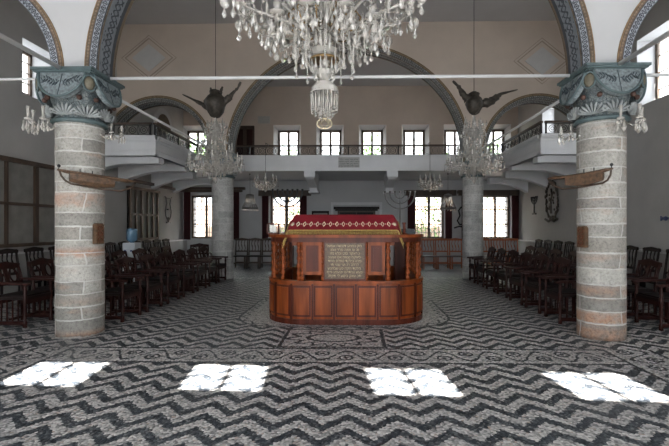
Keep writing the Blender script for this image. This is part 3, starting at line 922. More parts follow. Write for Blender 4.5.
def sheet(off, rev):
    return [[clothp(-1+2*i/NU, j/NV, off) for i in range(NU+1)] for j in range(NV+1)]
m = MB(); A = sheet(.012, 0); B = sheet(.0, 1); k = NU+1; n0 = 0
for rr in A: m.v += [tuple(p) for p in rr]
for rr in B: m.v += [tuple(p) for p in rr]
off = (NV+1)*k
for j in range(NV):
    for i in range(NU):
        a = j*k+i; m.face((a, a+1, a+1+k, a+k), sm=True); b = a+off; m.face((b, b+k, b+1+k, b+1), sm=True)
for i in range(NU): m.face((i, i+off, i+1+off, i+1)); a = NV*k+i; m.face((a, a+1, a+1+off, a+off))
for j in range(NV):
    a = j*k; m.face((a, a+k, a+k+off, a+off)); a = j*k+NU; m.face((a, a+off, a+k+off, a+k))
m.build('velvet', 'velvet', cl)
m = MB()
for i in range(230):
    u = -1+2*i/229; p = clothp(u, 0, .016); q = p+Vector((random.uniform(-.004, .004), -.004, -.056-random.uniform(0, .012)))
    m.tube([p, q], .0046, 3)
m.build('fringe', 'gold', cl)['kind'] = 'stuff'
m = MB(); m.tube([clothp(-1+2*i/60, .012, .02) for i in range(61)], .009, 5)
for s in (-1, 1): m.tube([clothp(s, .02+.9*i/20, .02) for i in range(21)], .011, 5)
m.build('gold_braid', 'gold', cl)
m = MB(); V0 = .27
for k in range(15):
    u = -.74+1.48*k/14; w = .026
    c = [clothp(u-w, V0, .018), clothp(u, V0-.095, .018), clothp(u+w, V0, .018), clothp(u, V0+.095, .018), clothp(u-w, V0, .018)]
    m.tube(c, .0085, 4)
    m.ball(clothp(u+.053, V0, .019), .009, 5, 3)
for s in (-1, 1):
    for a in range(5):
        d = a*PI/5; c = clothp(s*.83, V0, .018); e1 = clothp(s*.83+.03*cos(d), V0+.08*sin(d), .018); e2 = clothp(s*.83-.03*cos(d), V0-.08*sin(d), .018)
        m.tube([e1, e2], .005, 4)
m.build('embroidery', 'embroidery', cl)

# small things on the platform rail
def menorah(root, h, w, mt, th=.012):
    """seven-armed candelabrum, stem along z"""
    m = MB(); m.lathe([(.09,0),(.085,.02),(.03,.04),(.018,.08),(.03,.12),(th,.15),(th,h)], seg=12); m.build('stem', mt, root)
    for k in (1, 2, 3):
        R = w/2*k/3; m = MB()
        zt = h; m.tube([(R*cos(PI+PI*i/20), 0, zt-.02+R*1.05*sin(PI+PI*i/20)) for i in range(21)], th, 6)
        m.build('curved_arm', mt, root)
    m = MB()
    for k in range(-3, 4):
        x = w/2*k/3; c = MB(); c.lathe([(.006,-.03),(.022,0),(.024,.02),(.012,.021)], (x,0,h), 8); c.build('candle_cup', mt, root)
for (px, pyt, lb) in ((287.5, 190, 'dark seven-branched candelabrum in front of the left centre window'), (400, 192, 'grey seven-branched candelabrum right of the red covered desk')):
    Y = 8.9; x, z = P(px, pyt, Y)
    root = empty('menorah', (x, Y, 1.375 if 0 else .20), 0, lb, 'menorah', 'candelabra on the platform')
    m = MB(); m.box(-.12, .12, -.12, .12, 0, 1.0); m.box(-.15, .15, -.15, .15, 1.0, 1.04); m.build('pedestal', 'mahogany_dark', root)
    sub = empty('candelabrum', (0, 0, 1.04)); sub.parent = root
    menorah(sub, z-1.24, .62, 'iron' if px < 300 else 'iron_pale', .016 if px < 300 else .013)
x, z = P(279, 232, BY0+.1)
bk = empty('book_stand', (x, BY0+.5, 1.375), 0, 'small dark wooden frame stand on the platform rail left of the cloth', 'stand')
m = MB(); m.box(-.10, -.08, -.05, .05, 0, .18); m.box(.08, .10, -.05, .05, 0, .18); m.box(-.10, .10, -.05, .05, .16, .18); m.box(-.10, .10, -.05, .05, 0, .02); m.build('frame', 'mahogany_dark', bk)
bk.location = (-1.12, BY0+.55, 1.375)
m = MB(); m.box(-.05, .05, -.02, .0, .03, .15); m.build('card', 'candle', bk)
pz = MB(); pz.lathe([(.05,0),(.05,.02),(.025,.03),(.022,.15),(.03,.17),(.03,.19)], seg=10)
o = pz.build('alms_holder', 'mahogany_dark', None, (1.02, BY0+.30, 1.375)); tag(o, 'short turned wooden post standing on the platform rail right of the cloth', 'post')
pz = MB(); pz.box(-.13, .13, -.09, .09, 0, .05); pz.box(-.10, .11, -.07, .08, .05, .085)
o = pz.build('closed_book', 'iron', None, (.98+.12, BY0+.62, 1.376)); 
o.location = (1.12, BY0+.75, 1.376); tag(o, 'black closed book lying on the right end of the platform rail', 'book')

# ------------------------------------------------------------------ chairs
def armchair(name, label, wood, seatm, group):
    t = empty(name, (0,0,0), 0, label, 'chair', group)
    w, d = .29, .26     # half sizes; front is -y
    m = MB(); m.box(-w+.02, w-.02, -d+.01, d-.02, .41, .45); m.box(-w+.04, w-.04, -d+.03, d-.05, .45, .475); m.build('seat', seatm, t)
    for sx in (-1, 1):
        x = sx*(w-.02)
        m = MB(); m.lathe([(.030,0),(.030,.08),(.018,.10),(.027,.20),(.020,.34),(.030,.38),(.030,.46),(.017,.48),(.026,.55),(.018,.60),(.028,.625)], (x,-d+.03,0), 8); m.build('leg', wood, t)
        m = MB(); m.tube([(x,d-.03,0),(x,d-.03,.45),(x,d-.0,.72),(x,d+.05,.90)], [.026,.026,.022,.020], 6); m.build('leg', wood, t)
        m = MB(); m.bar((x,-d-.03,.645), (x,d+.0,.665), .058, .032); m.ball((x,-d-.02,.645), .036, 8, 4, sc=(1,1,.6)); m.build('armrest', wood, t)
        m = MB(); m.bar((x,-d+.03,.07), (x,d-.03,.07), .05, .05); m.build('runner', wood, t)
        for k in range(4):
            y = -d+.13+k*.085; m = MB(); m.bar((x,y,.09), (x,y,.41), .016); m.build('side_spindle', wood, t)
    m = MB()
    m.bar((-w+.02,-d+.03,.38), (w-.02,-d+.03,.38), .03, .07); m.build('front_rail', wood, t)
    m = MB(); m.bar((-w+.02,d-.03,.36), (w-.02,d-.03,.36), .03, .05); m.build('back_rail', wood, t)
    m = MB(); m.bar((-w+.02,0,.12), (w-.02,0,.12), .03, .03); m.build('stretcher', wood, t)
    m = MB()
    # crest rail with a raised middle, mid rail and two oval-framed openings
    T = Matrix.Translation((0, d+.05, 0))
    m.prism([(-w,.84),(w,.84),(w,.91),(w*.5,.93),(0,.96),(-w*.5,.93),(-w,.91)], -.02, .015, T)
    m.bar((-w+.02,d-.01,.62), (w-.02,d-.01,.62), .03, .05)
    m.bar((0,d-.02,.62), (0,d+.045,.86), .07, .022)
    for sx in (-1, 1):
        m.tube([(sx*(.145)+.075*cos(a*PI/6), d+.02+.03*sin(a*PI/6), .735+.105*sin(a*PI/6)) for a in range(13)], .014, 5)
    m.build('backrest', wood, t)
    return t
def sidechair(name, label, wood, seatm, group):
    t = empty(name, (0,0,0), 0, label, 'chair', group)
    w, d = .24, .22
    m = MB(); m.box(-w, w, -d, d, .42, .455); m.build('seat', seatm, t)
    for sx in (-1, 1):
        x = sx*(w-.025)
        m = MB(); m.bar((x,-d+.03,0), (x,-d+.03,.42), .042); m.build('leg', wood, t)
        m = MB(); m.tube([(x,d-.02,0),(x,d-.02,.45),(x,d+.02,.8),(x,d+.06,1.06)], [.024,.026,.022,.02], 6); m.build('leg', wood, t)
    for a, b in (((-w+.02,-d+.03,.20), (w-.02,-d+.03,.20)), ((-w+.02,d-.03,.20), (w-.02,d-.03,.20)), ((-w+.03,-d+.03,.16), (-w+.03,d-.03,.16)), ((w-.03,-d+.03,.16), (w-.03,d-.03,.16))):
        m = MB(); m.bar(a, b, .025, .035); m.build('stretcher', wood, t)
    m = MB(); T = Matrix.Translation((0, d+.055, 0))
    m.prism([(-w-.01,.99),(w+.01,.99),(w+.01,1.05),(0,1.085),(-w-.01,1.05)], -.018, .018, T)
    m.bar((-w+.02,d-.0,.60), (w-.02,d-.0,.60), .028, .05)
    for k in (-1, 0, 1):
        x = k*.11
        m.tube([(x, d+.0, .61), (x+.022, d+.015, .70), (x-.0, d+.03, .79), (x-.022, d+.04, .88), (x, d+.05, .99)], [.016,.011,.020,.011,.016], 5)
    m.build('backrest', wood, t); return t

ordn = ['first', 'second', 'third', 'fourth', 'fifth', 'sixth', 'seventh', 'eighth', 'ninth', 'tenth', 'eleventh', 'twelfth']
random.seed(11)
proto = None; sproto = None; wproto = None; oproto = None
for sx, side in ((-1, 'left'), (1, 'right')):
    for k in range(7):
        Y = 6.95+.80*k; X = sx*(3.62+(.02 if k else .02))
        if k == 6: Y = 11.72
        lb = 'dark red-brown armchair in the aisle-side row at %s, %s behind the front column' % (side, ordn[k])
        if proto is None: proto = armchair('armchair', lb, 'darkred_wood', 'darkwood', 'armchairs facing the nave'); c = proto
        else: c = copy_tree(proto, lb)
        c.location = (X, Y, 0); c.rotation_euler = (0, 0, (PI/2 if sx < 0 else -PI/2)+random.uniform(-.04, .04))
    for k in range(8):
        Y = 6.55+.82*k; X = sx*(4.88 + .03*sin(k*2))
        lb = 'dark wooden armchair in the middle row of the %s aisle, %s from the front' % (side, ordn[k])
        c = copy_tree(proto, lb); c.location = (X, Y, 0); c.rotation_euler = (0, 0, (PI/2 if sx < 0 else -PI/2)+random.uniform(-.05, .05))
    for k in range(11):
        Y = (8.0 if sx < 0 else 7.6)+.68*k; X = sx*6.06
        if wproto is None or sx > 0 and k == 0:
            wproto = sidechair('side_chair', 'x', 'darkwood', 'darkwood', 'side chairs along the side walls'); c = wproto
        else: c = copy_tree(wproto)
        c['label'] = 'nearly black pierced-back chair along the %s wall, %s from the front' % (side, ordn[k])
        c.location = (X, Y, 0); c.rotation_euler = (0, 0, PI/2 if sx < 0 else -PI/2)
# back row facing the camera
xs = [P(px, 0, 15.4)[0] for px in (429, 443, 457, 485, 499.5, 514)]
for k, x in enumerate(xs):
    lb = 'orange-brown pierced-back chair in the back row right of the platform, %s from the left' % ordn[k]
    if oproto is None: oproto = sidechair('side_chair', lb, 'orangewood', 'brownwood', 'orange wood chairs in the back row'); c = oproto
    else: c = copy_tree(oproto, lb)
    c.location = (x, 15.4, 0)
xs = [P(px, 0, 15.4)[0] for px in (240, 253.5, 267)]
bproto = None
for k, x in enumerate(xs):
    lb = 'dark brown pierced-back chair in the back row left of the platform, %s from the left' % ordn[k]
    if bproto is None: bproto = sidechair('side_chair', lb, 'brownwood', 'darkwood', 'brown chairs in the back row'); c = bproto
    else: c = copy_tree(bproto, lb)
    c.location = (x, 15.4, 0)
x, _ = P(201, 0, 13.6)
c = copy_tree(proto, 'dark armchair standing apart beyond the aisle row, left of the far left column'); c.location = (x, 13.6, 0); c.rotation_euler = (0, 0, .5); del c['group']

# ------------------------------------------------------------------ lattice cupboards on left wall, water cooler
def lattice(y0, y1, z0, z1, cols, label):
    root = empty('lattice_cupboard', (-XW, (y0+y1)/2, z0), 0, label, 'cupboard', 'glazed wall cupboards on the left wall')
    h = (y1-y0)/2; H = z1-z0
    m = MB(); m.box(0, .05, -h, h, 0, H); m.build('panel', 'shutter', root)
    m = MB()
    m.box(0, .11, -h, h, 0, .07); m.box(0, .13, -h-.05, h+.05, H-.09, H); m.box(0, .11, -h, -h+.07, 0, H); m.box(0, .11, h-.07, h, 0, H)
    m.box(0, .10, -h, h, H*.47, H*.47+.06)
    m.build('frame', 'brownwood', root)
    for k in range(1, cols):
        y = -h+2*h*k/cols; t = .05 if k % 2 == 0 else .025
        m = MB(); m.box(0, .10, y-t, y+t, 0, H); m.build('mullion', 'brownwood', root)
    return root
lattice(5.9, wallY(58, -XW), 1.09, 2.86, 5, 'large brown framed wall cupboard with grey panels at far left')
ya = wallY(127, -XW); yb = wallY(156, -XW)
lattice(ya, yb, 1.07, 2.72, 5, 'smaller brown framed wall cupboard above the water cooler')
# brown cornice shelf running along left wall and back wall under gallery
m = MB(); m.box(-XW, -XW+.12, ya-.3, YB, 2.86, 2.95); m.box(-XW, LOW[0][1]+.3, YB-.12, YB, 2.86, 2.95)
struct(m.build('trim_11', 'brownwood'))
wc = empty('water_cooler', (-5.55, wallY(132, -5.55), 0), 0, 'white water cooler with a blue bottle by the left wall', 'water cooler')
m = MB(); m.box(-.16, .16, -.16, .16, 0, 1.08); m.box(-.15, .15, -.175, -.15, .70, .95); m.build('body', 'plastic', wc)
m = MB(); m.lathe([(.05,1.08),(.07,1.11),(.13,1.16),(.135,1.40),(.12,1.44),(.03,1.45)], seg=14); m.build('bottle', 'bluebottle', wc)
m = MB(); m.box(-.10, -.06, -.21, -.17, .86, .90); m.box(.06, .10, -.21, -.17, .86, .90); m.build('tap', 'blue', wc)

# curtains and pelmets
def curtain(x, w, z0, z1, label):
    m = MB(); n = 24; f = lambda i: x-w/2+w*i/n
    top = [(f(i), YB-.12-.035*sin(i*1.4), z1) for i in range(n+1)]; top2 = [(a, b+.02, c) for a, b, c in top][::-1]
    bot = [(x+(f(i)-x)*.95, YB-.12-.045*sin(i*1.4+.3), z0) for i in range(n+1)]; bot2 = [(a, b+.02, c) for a, b, c in bot][::-1]
    m.loft([bot+bot2, top+top2]); o = m.build('curtain', 'curtain'); tag(o, label, 'curtain', 'dark red window curtains'); return o
cn = [('left edge of the far left window', 187.5), ('right edge of the far left window', 236), ('left edge of the left centre window', 265.5), ('right edge of the left centre window', 303.5),
      ('left edge of the right centre window', 411), ('right edge of the right centre window', 448.5), ('left edge of the far right window', 465), ('right edge of the far right window', 515)]
for lb, px in cn: curtain(P(px, 0, YB-.1)[0], .27, .98, 2.86, 'dark red curtain hanging at the %s' % lb)
for (a, b), lb in zip(LOW, ('far left', 'left centre', 'right centre', 'far right')):
    m = MB(); m.box(max(a-.42, -XW+.02), min(b+.42, XW-.02), YB-.20, YB-.003, 2.80 if lb != 'far left' else 2.95, 2.92 if lb != 'far left' else 3.05)
    if lb != 'far left': m.box(a-.42, min(b+.42, XW-.02), YB-.20, YB-.17, 2.70, 2.82)
    o = m.build('pelmet', 'brownwood'); tag(o, 'brown wooden pelmet board above the %s window' % lb, 'pelmet', 'pelmets over the back windows')

# ark and picture on the back wall, upper door, niche
x0, z1 = P(334, 207, YB); x1, _ = P(379, 207, YB)
ark = empty('ark_cabinet', ((x0+x1)/2, YB, 0), 0, 'dark wooden cabinet with heavy cornice on the back wall behind the red cloth', 'cabinet')
w = (x1-x0)/2
m = MB(); m.box(-w, w, -.32, -.002, z1-.10, z1); m.box(-w+.06, w-.06, -.26, -.002, z1-.16, z1-.10); m.build('cornice', 'darkwood', ark)
m = MB(); m.box(-w+.15, w-.15, -.20, -.002, 0, z1-.16); m.build('carcass', 'brownwood', ark)
for s in (-1, 1):
    m = MB(); m.box(min(0, s*(w-.22))+.01, max(0, s*(w-.22))-.01, -.23, -.20, .12, z1-.22); d_ = m.build('door', 'darkwood', ark)
m = MB()
for (a, b, c, d) in ((-w-.12, -w-.02, 0, z1+.15), (w+.02, w+.12, 0, z1+.15), (-w-.12, w+.12, z1+.08, z1+.18)): m.box(a, b, -.08, -.002, c, d)
m.build('white_surround', 'gallery', ark)
x, z = P(320.5, 211, YB)
pf = empty('framed_picture', (x, YB-.03, z-.7), 0, 'dark framed panel on the back wall left of the cabinet', 'picture')
m = MB(); m.box(-.34, .34, -.03, .028, 0, .7); m.build('frame', 'darkwood', pf)
m = MB(); m.box(-.28, .28, -.036, -.03, .06, .62); m.build('panel', 'shutter', pf)
x0, z1 = P(235.5, 126, YB); x1, _ = P(254.5, 126, YB)
m = MB(); m.box(x0, x1, YB-.05, YB-.002, 3.4, z1)
do = struct(m.build('door_1', 'brownwood'))
for s in (0, 1):
    m = MB(); a = x0+.08+(x1-x0)*.5*s; m.box(a, a+(x1-x0)*.5-.14, YB-.065, YB-.05, 3.6, z1-.15); m.build('door_panel', 'darkred_wood', do)
# stone tablet near upper door
x, z = P(264, 120, YB); pt = MB(); pt.box(x-.24, x+.24, YB-.04, YB-.002, z-.14, z+.14); o = pt.build('wall_tablet', 'stone_plaque'); tag(o, 'small grey stone tablet on the beige wall above the gallery', 'tablet')
# arched wall niche in the left gallery wing
yN0 = wallY(153, -XW); yN1 = wallY(172, -XW)
ni = empty('wall_niche', (-XW, (yN0+yN1)/2, 4.4), 0, 'round-arched painted niche on the wall of the left gallery wing', 'niche')
h = (yN1-yN0)/2
def nichepoly(r, z0, z1): return [(-r, z0), (r, z0)]+[(r*cos(PI*i/14), z1+r*1.0*sin(PI*i/14)) for i in range(15)]
RZn = Matrix.Rotation(PI/2, 4, 'Z')
m = MB(); m.prism(nichepoly(h, 0, .55), -.04, 0, RZn); m.build('surround', 'plaster', ni)
m = MB(); m.prism(nichepoly(h*.72, .1, .55), -.055, -.04, RZn); m.build('painted_panel', 'carvedwood', ni)

# ------------------------------------------------------------------ wall ornaments
# lyre shaped iron sconce on left wall
yy = wallY(167, -XW)
ly = empty('lyre_sconce', (-XW, yy, 1.62), 0, 'black iron lyre-shaped wall sconce on the left wall', 'sconce')
m = MB()
for s in (-1, 1):
    m.tube([(.05, s*(.05), .10), (.05, s*.20, .25), (.05, s*.24, .45), (.05, s*.14, .70), (.05, s*.20, .92), (.05, s*.28, .95)], .020, 6)
m.bar((.05, -.2, .90), (.05, .2, .90), .03); m.build('lyre', 'iron', ly)
m = MB(); m.bar((0, 0, .5), (.06, 0, .5), .05); m.bar((.05, -.14, .02), (.05, .14, .02), .05); m.bar((.05, 0, 0), (.05, 0, .22), .05); m.build('foot', 'iron', ly)
# menorah relief and big wreath relief on right wall
yy = wallY(535, XW)
mr = empty('wall_menorah', (XW-.03, yy, 1.95), PI/2, 'small dark menorah emblem on the right wall beside the wreath', 'emblem')
m = MB(); m.tube([(0,0,0),(0,0,.6)], .022, 6); m.bar((-.14,0,.0),(.14,0,.0), .05)
for k in (1,2,3): m.tube([(.09*k*cos(PI+PI*i/12), 0, .62+.09*k*sin(PI+PI*i/12)) for i in range(13)], .018, 5)
m.build('emblem', 'iron', mr)
yy = wallY(553, XW)
wr = empty('wreath_relief', (XW-.06, yy, 1.72), PI/2, 'large dark leafy wreath ornament with a ribbon foot on the right wall', 'relief')
m = MB(); random.seed(4)
for i in range(60):
    a = 2*PI*i/60; rx, rz = .42, .58
    x, z = rx*cos(a)+random.uniform(-.04,.04), .62+rz*sin(a)+random.uniform(-.04,.04)
    m.ball((x, random.uniform(-.03,.0), z), .05, 6, 4, sc=(1, .5, 1.3))
m.build('wreath', 'bronze', wr)
m = MB()
for i in range(26):
    x, z = random.uniform(-.2,.2), random.uniform(.3,.95)
    m.ball((x, -.01, z), .045, 6, 4, sc=(1, .4, 1))
m.tube([(0,0,.2),(0.04,0,.5),(-.05,0,.8),(0,0,1.0)], .03, 6); m.build('centre_ornament', 'bronze', wr)
m = MB(); m.tube([(-.42,0,.02),(-.2,0,-.05),(0,0,.0),(.2,0,-.05),(.42,0,.02)], .04, 6); m.build('ribbon', 'bronze', wr)
x, z = P(460, 217, YB)
sc = empty('scroll_sconce', (x, YB-.02, z-.45), 0, 'black curling iron candle sconce on the back wall between the right windows', 'sconce')
m = MB(); m.tube([(.10,-.05,.85),(.0,-.12,.82),(-.08,-.10,.70),(-.02,-.05,.5),(-.12,-.05,.3),(-.02,-.02,.15),(.15,-.03,.18)], .032, 6); m.tube([(-.25,-.06,.02),(-.05,-.02,.08),(.18,-.02,.05)], .03, 6)
m.ball((.12,-.05,.9), .06, 8, 5); m.build('scroll', 'iron', sc)
yy = wallY(666, XW)
hm = empty('blue_emblem', (XW-.02, yy, 1.62), PI/2, 'small blue fish-shaped emblem on the right wall at the picture edge', 'emblem')
m = MB(); m.prism([(-.11,.05),(-.03,.09),(.06,.06),(.12,.10),(.12,.0),(.06,.03),(-.03,.0)], -.012, .015); m.build('emblem', 'blue', hm)

# ------------------------------------------------------------------ carved boxes and boat brackets on the front columns
def carvedbox(loc, ang, label):
    r = empty('alms_box', loc, ang, label, 'box', 'carved boxes on the front columns')
    m = MB(); m.prism([(-.06,0),(.06,0),(.06,.26),(.035,.285),(0,.27),(-.035,.285),(-.06,.26)], -.035, .035); m.build('case', 'carvedwood', r)
    m = MB()
    for i in range(3): m.tube([(.035*cos(a*PI/5), -.037, .06+.08*i+.028*sin(a*PI/5)) for a in range(11)], .006, 4)
    m.build('carving', 'mahogany_dark', r)
a = 1.25
carvedbox((-CX+.335*sin(a), YA-.335*cos(a), 1.26), a, 'small carved brown box on the inner side of the left front column')
a = -1.20
carvedbox((CX+.335*sin(a), YA-.335*cos(a), 1.22), a, 'small carved brown box on the inner side of the right front column')

def boat(A, B, label, fl):
    A = Vector(A); B = Vector(B); d = B-A; Lb = d.length
    r = empty('carved_boat', A, math.atan2(d.y, d.x), label, 'carving', 'boat-shaped carvings on the front columns')
    sl = d.z/Lb
    z = lambda x: sl*x
    m = MB(); 
    m.tube([(x*Lb, 0, z(x*Lb)+.02*(2*x-1)**2) for x in [i/10 for i in range(11)]], [.012]+[.024]*9+[.012], 6)
    m.tube([(x*Lb, -.05, z(x*Lb)+.015) for x in [.1+.8*i/8 for i in range(9)]], .014, 6); m.build('gunwale', 'carvedwood', r)
    m = MB(); rings = []
    for i in range(11):
        t = i/10; x = Lb*(.14+.56*t); q = .75+.25*sin(PI*t)
        zz = z(x); rings.append([(x, .03, zz), (x, -.055*q, zz-.005), (x, -.06*q, zz-.09*q), (x, -.02, zz-.145*q), (x, .03, zz-.145*q)])
    m.loft(rings, sm=False); m.build('hull', 'carvedwood', r)
    m = MB(); m.tube([(.03*Lb, -.01, z(0)), (.045*Lb, -.02, z(0)-.06), (.09*Lb, -.03, z(0)-.12), (.16*Lb, -.03, z(.16*Lb)-.145), (.5*Lb, -.03, z(.5*Lb)-.16), (.78*Lb, -.03, z(.78*Lb)-.15), (.93*Lb, -.02, z(.9*Lb)-.08), (.99*Lb, 0, z(Lb)+.01)], .013, 6); m.build('keel', 'brownwood', r)
    m = MB()
    for x in (.27, .42): m.bar((x*Lb, 0, z(x*Lb)), (x*Lb, 0, z(x*Lb)+.07), .010)
    m.ball((.02*Lb, 0, z(0)+.07), .022, 8, 5); m.bar((.02*Lb, 0, 0), (.02*Lb, 0, .06), .010); m.build('peg', 'iron', r)
    return r
xa, za = P(57, 171, 5.52); xb, zb = P(136, 183, 6.15)
boat((xa, 5.52, za), (xb, 6.15, zb), 'brown carved wooden boat fixed to the left front column', 1)
xa, za = P(613, 170, 5.50); xb, zb = P(548, 180, 6.15)
boat((xa, 5.50, za), (xb, 6.15, zb), 'brown carved wooden boat fixed to the right front column', -1)

# ------------------------------------------------------------------ chandeliers
def arm_set(root, n, R, z_in, z_tip, rin, pend, plen, ph=0, sub=True, thick=.012, cup=.035, candle=False, r_in=.05, beads=True):
    """n S-curved arms; each with drip dish, cup and crystal pendants as sub-parts. First built then copied."""
    first = None
    for k in range(n):
        a = ph+2*PI*k/n
        if first is None:
            e_ = empty('arm_holder', (0,0,0))
            m = MB(); dz = z_tip-z_in
            ptsA = [(r_in, 0, z_in), (R*.30, 0, z_in-.10*R-.02), (R*.62, 0, z_in-.06*R+dz*.15), (R*.86, 0, z_in+dz*.40-.05), (R, 0, z_tip-.06), (R, 0, z_tip)]
            # smooth
            P2 = []
            for i in range(len(ptsA)-1):
                p0 = Vector(ptsA[max(i-1, 0)]); p1 = Vector(ptsA[i]); p2 = Vector(ptsA[i+1]); p3 = Vector(ptsA[min(i+2, len(ptsA)-1)])
                for q in range(4):
                    t = q/4; P2.append(.5*((2*p1)+(-p0+p2)*t+(2*p0-5*p1+4*p2-p3)*t*t+(-p0+3*p1-3*p2+p3)*t**3))
            P2.append(Vector(ptsA[-1]))
            m.tube(P2, thick, 6)
            arm = m.build('arm', ['crystal'], root); COL.objects.unlink(e_); bpy.data.objects.remove(e_)
            m = MB(); m.lathe([(.008,-.005),(cup*1.9,.004),(cup*2.0,.018),(cup*.6,.01)], (R,0,z_tip), 12); m.build('drip_dish', 'crystal', arm)
            m = MB(); m.lathe([(cup*.35,.01),(cup*.75,.03),(cup*.9,.07),(cup*1.15,.11),(cup*.95,.11),(cup*.5,.04)], (R,0,z_tip), 10); m.build('glass_cup', 'crystal', arm)
            if candle:
                m = MB(); m.lathe([(cup*.33,.05),(cup*.33,.19),(.003,.215)], (R,0,z_tip), 8); m.build('candle', 'candle', arm)
            for q in range(pend):
                b = 2*PI*q/pend+.3; m = MB(); L2 = plen*(1 if q % 2 else .8)
                x, y = R+cup*1.9*cos(b), cup*1.9*sin(b)
                m.beads([(x,y,z_tip), (x,y,z_tip-plen*.35)], .007 if plen > .12 else .005, 3); m.drop((x,y,z_tip-plen*.35), L2*.65, plen*.12)
                m.build('crystal_pendant', 'crystal', arm)
            first = arm
        else: arm = copy_tree(first, parent=root)
        arm.rotation_euler = (0, 0, a)
    return first

# large chandelier in front of the tie rod
cx, zb = P(324.5, 117, 4.9)
ch = empty('crystal_chandelier', (cx, 4.9, zb), 0, 'very large crystal chandelier with tassel foot, hanging at the top centre', 'chandelier')
# z measured from the tassel tip
m = MB(); m.lathe([(.012,.30),(.03,.32),(.055,.36),(.03,.40),(.05,.43),(.10,.47),(.115,.52),(.07,.56),(.05,.60),(.07,.66),(.15,.70),(.155,.76),(.10,.80),(.05,.9),(.06,1.1),(.13,1.25),(.08,1.4),(.04,1.6),(.05,1.8),(.14,1.95),(.03,2.1)], seg=12, sm=False)
m.build('stem', 'crystal', ch)
m = MB(); m.lathe([(.155,.635),(.165,.64),(.165,.66),(.155,.665)], seg=20); m.build('brass_collar', 'brass', ch)
m = MB(); m.lathe([(.02,.40),(.10,.385),(.150,.33),(.165,.27),(.158,.265),(.14,.32),(.09,.37),(.02,.385)], seg=16, sm=False); m.build('tassel_bowl', 'crystal', ch)
m = MB(); random.seed(21)
for q, (rr, nn, zl) in enumerate(((.155, 20, .075), (.11, 14, .03), (.06, 8, .0))):
    for k in range(nn):
        b = 2*PI*k/nn; x, y = rr*cos(b), rr*sin(b); z0 = .29; z1 = zl+random.uniform(0, .03)
        m.tube([(x,y,z0), (x*.97,y*.97,(z0+z1)/2), (x*.93,y*.93,z1)], [.007,.009,.011], 5)
        m.drop((x*.93,y*.93,z1), .04, .012)
o = m.build('tassel_rods', 'crystal', ch); o['kind'] = 'stuff'
m = MB()
for k in range(14):
    b = 2*PI*k/14; m.tube([(.155*cos(b), .155*sin(b), .64), (.12*cos(b), .12*sin(b), .50)], .008, 5); m.drop((.15*cos(b), .15*sin(b), .62), .11, .013)
for k in range(10):
    b = 2*PI*k/10; m.drop((.11*cos(b), .11*sin(b), .50), .09, .012)
o = m.build('bowl_drops', 'crystal', ch); o['kind'] = 'stuff'
arm_set(ch, 10, .62, .98, .98, 0, 5, .24, .1, thick=.016, cup=.045, candle=False)
arm_set(ch, 12, .98, 1.12, 1.32, 0, 4, .26, .25, thick=.017, cup=.052, candle=False)
arm_set(ch, 10, .74, 1.5, 1.75, 0, 3, .24, .1, thick=.014, cup=.045, candle=True)
# brass scroll branches showing between crystals
m = MB()
for k in range(12):
    b = 2*PI*(k+.5)/12+.1
    f = lambda r_, z_: (r_*cos(b), r_*sin(b), z_)
    m.tube([f(.10, 1.05), f(.22, .93), f(.36, .98), f(.42, 1.10), f(.36, 1.18), f(.30, 1.12), f(.33, 1.06)], .010, 5)
o = m.build('brass_scroll', 'brass', ch); o['kind'] = 'stuff'
# bead chains from the crown to the arm tips
def catenary(p, q, sag, n=12):
    p, q = Vector(p), Vector(q); return [p.lerp(q, i/n)-Vector((0,0,sag*4*(i/n)*(1-i/n))) for i in range(n+1)]
for k in range(12):
    b = 2*PI*k/12+.25; m = MB()
    m.beads(catenary((.14*cos(b), .14*sin(b), 1.95), (.95*cos(b), .95*sin(b), 1.34), .28), .013, 46)
    m.build('bead_chain', 'crystal', ch)
for k in range(12):
    b = 2*PI*k/12+.25; c = 2*PI*(k+1)/12+.25; m = MB()
    m.beads(catenary((.98*cos(b), .98*sin(b), 1.32), (.98*cos(c), .98*sin(c), 1.32), .16), .012, 22)
    m.build('bead_swag', 'crystal', ch)
for k in range(10):
    b = 2*PI*k/10+.1; m = MB()
    m.beads(catenary((.13*cos(b), .13*sin(b), 1.25), (.60*cos(b), .60*sin(b), .98), .16), .012, 24)
    m.build('bead_chain', 'crystal', ch); m = MB()
    m.beads([(.34*cos(b+.3), .34*sin(b+.3), .86), (.34*cos(b+.3), .34*sin(b+.3), .56)], .013, 14)
    m.drop((.34*cos(b+.3), .34*sin(b+.3), .56), .10, .02)
    m.build('bead_string', 'crystal', ch)
m = MB(); random.seed(9)
for k in range(330):
    b = random.uniform(0, 2*PI); r_ = random.uniform(.18, 1.05); z = .80+.50*(r_/1.05)**1.2+random.uniform(-.03, .30)
    L = random.uniform(.08, .2)
    m.beads([(r_*cos(b), r_*sin(b), z), (r_*cos(b), r_*sin(b), z-.06)], .009, 3); m.drop((r_*cos(b), r_*sin(b), z-.06), L, random.uniform(.014, .028))
o = m.build('loose_crystal_drops', 'crystal', ch); o['kind'] = 'stuff'
for k in range(14):
    b = 2*PI*k/14+.17; r_ = .30+.30*((k*5) % 7)/7; zt = 1.75; zl = .74+.42*(r_-.3)+.10*((k*3) % 4)/4
    m = MB(); m.beads([(r_*.75*cos(b), r_*.75*sin(b), zt), (r_*cos(b), r_*sin(b), zl)], .016, int((zt-zl)/.036)); m.drop((r_*cos(b), r_*sin(b), zl), .12, .024, seg=8); m.build('bead_string', 'crystal', ch)
for k in range(12):   # large leaf crystals at outer arms
    b = 2*PI*(k)/12+.25; m = MB(); r_ = 1.10
    m.ball((r_*cos(b), r_*sin(b), 1.19), .055, 8, 5, sc=(1, 1, 1.25)); m.drop((r_*cos(b), r_*sin(b), 1.14), .14, .03)
    m.build('large_crystal', 'crystal', ch)
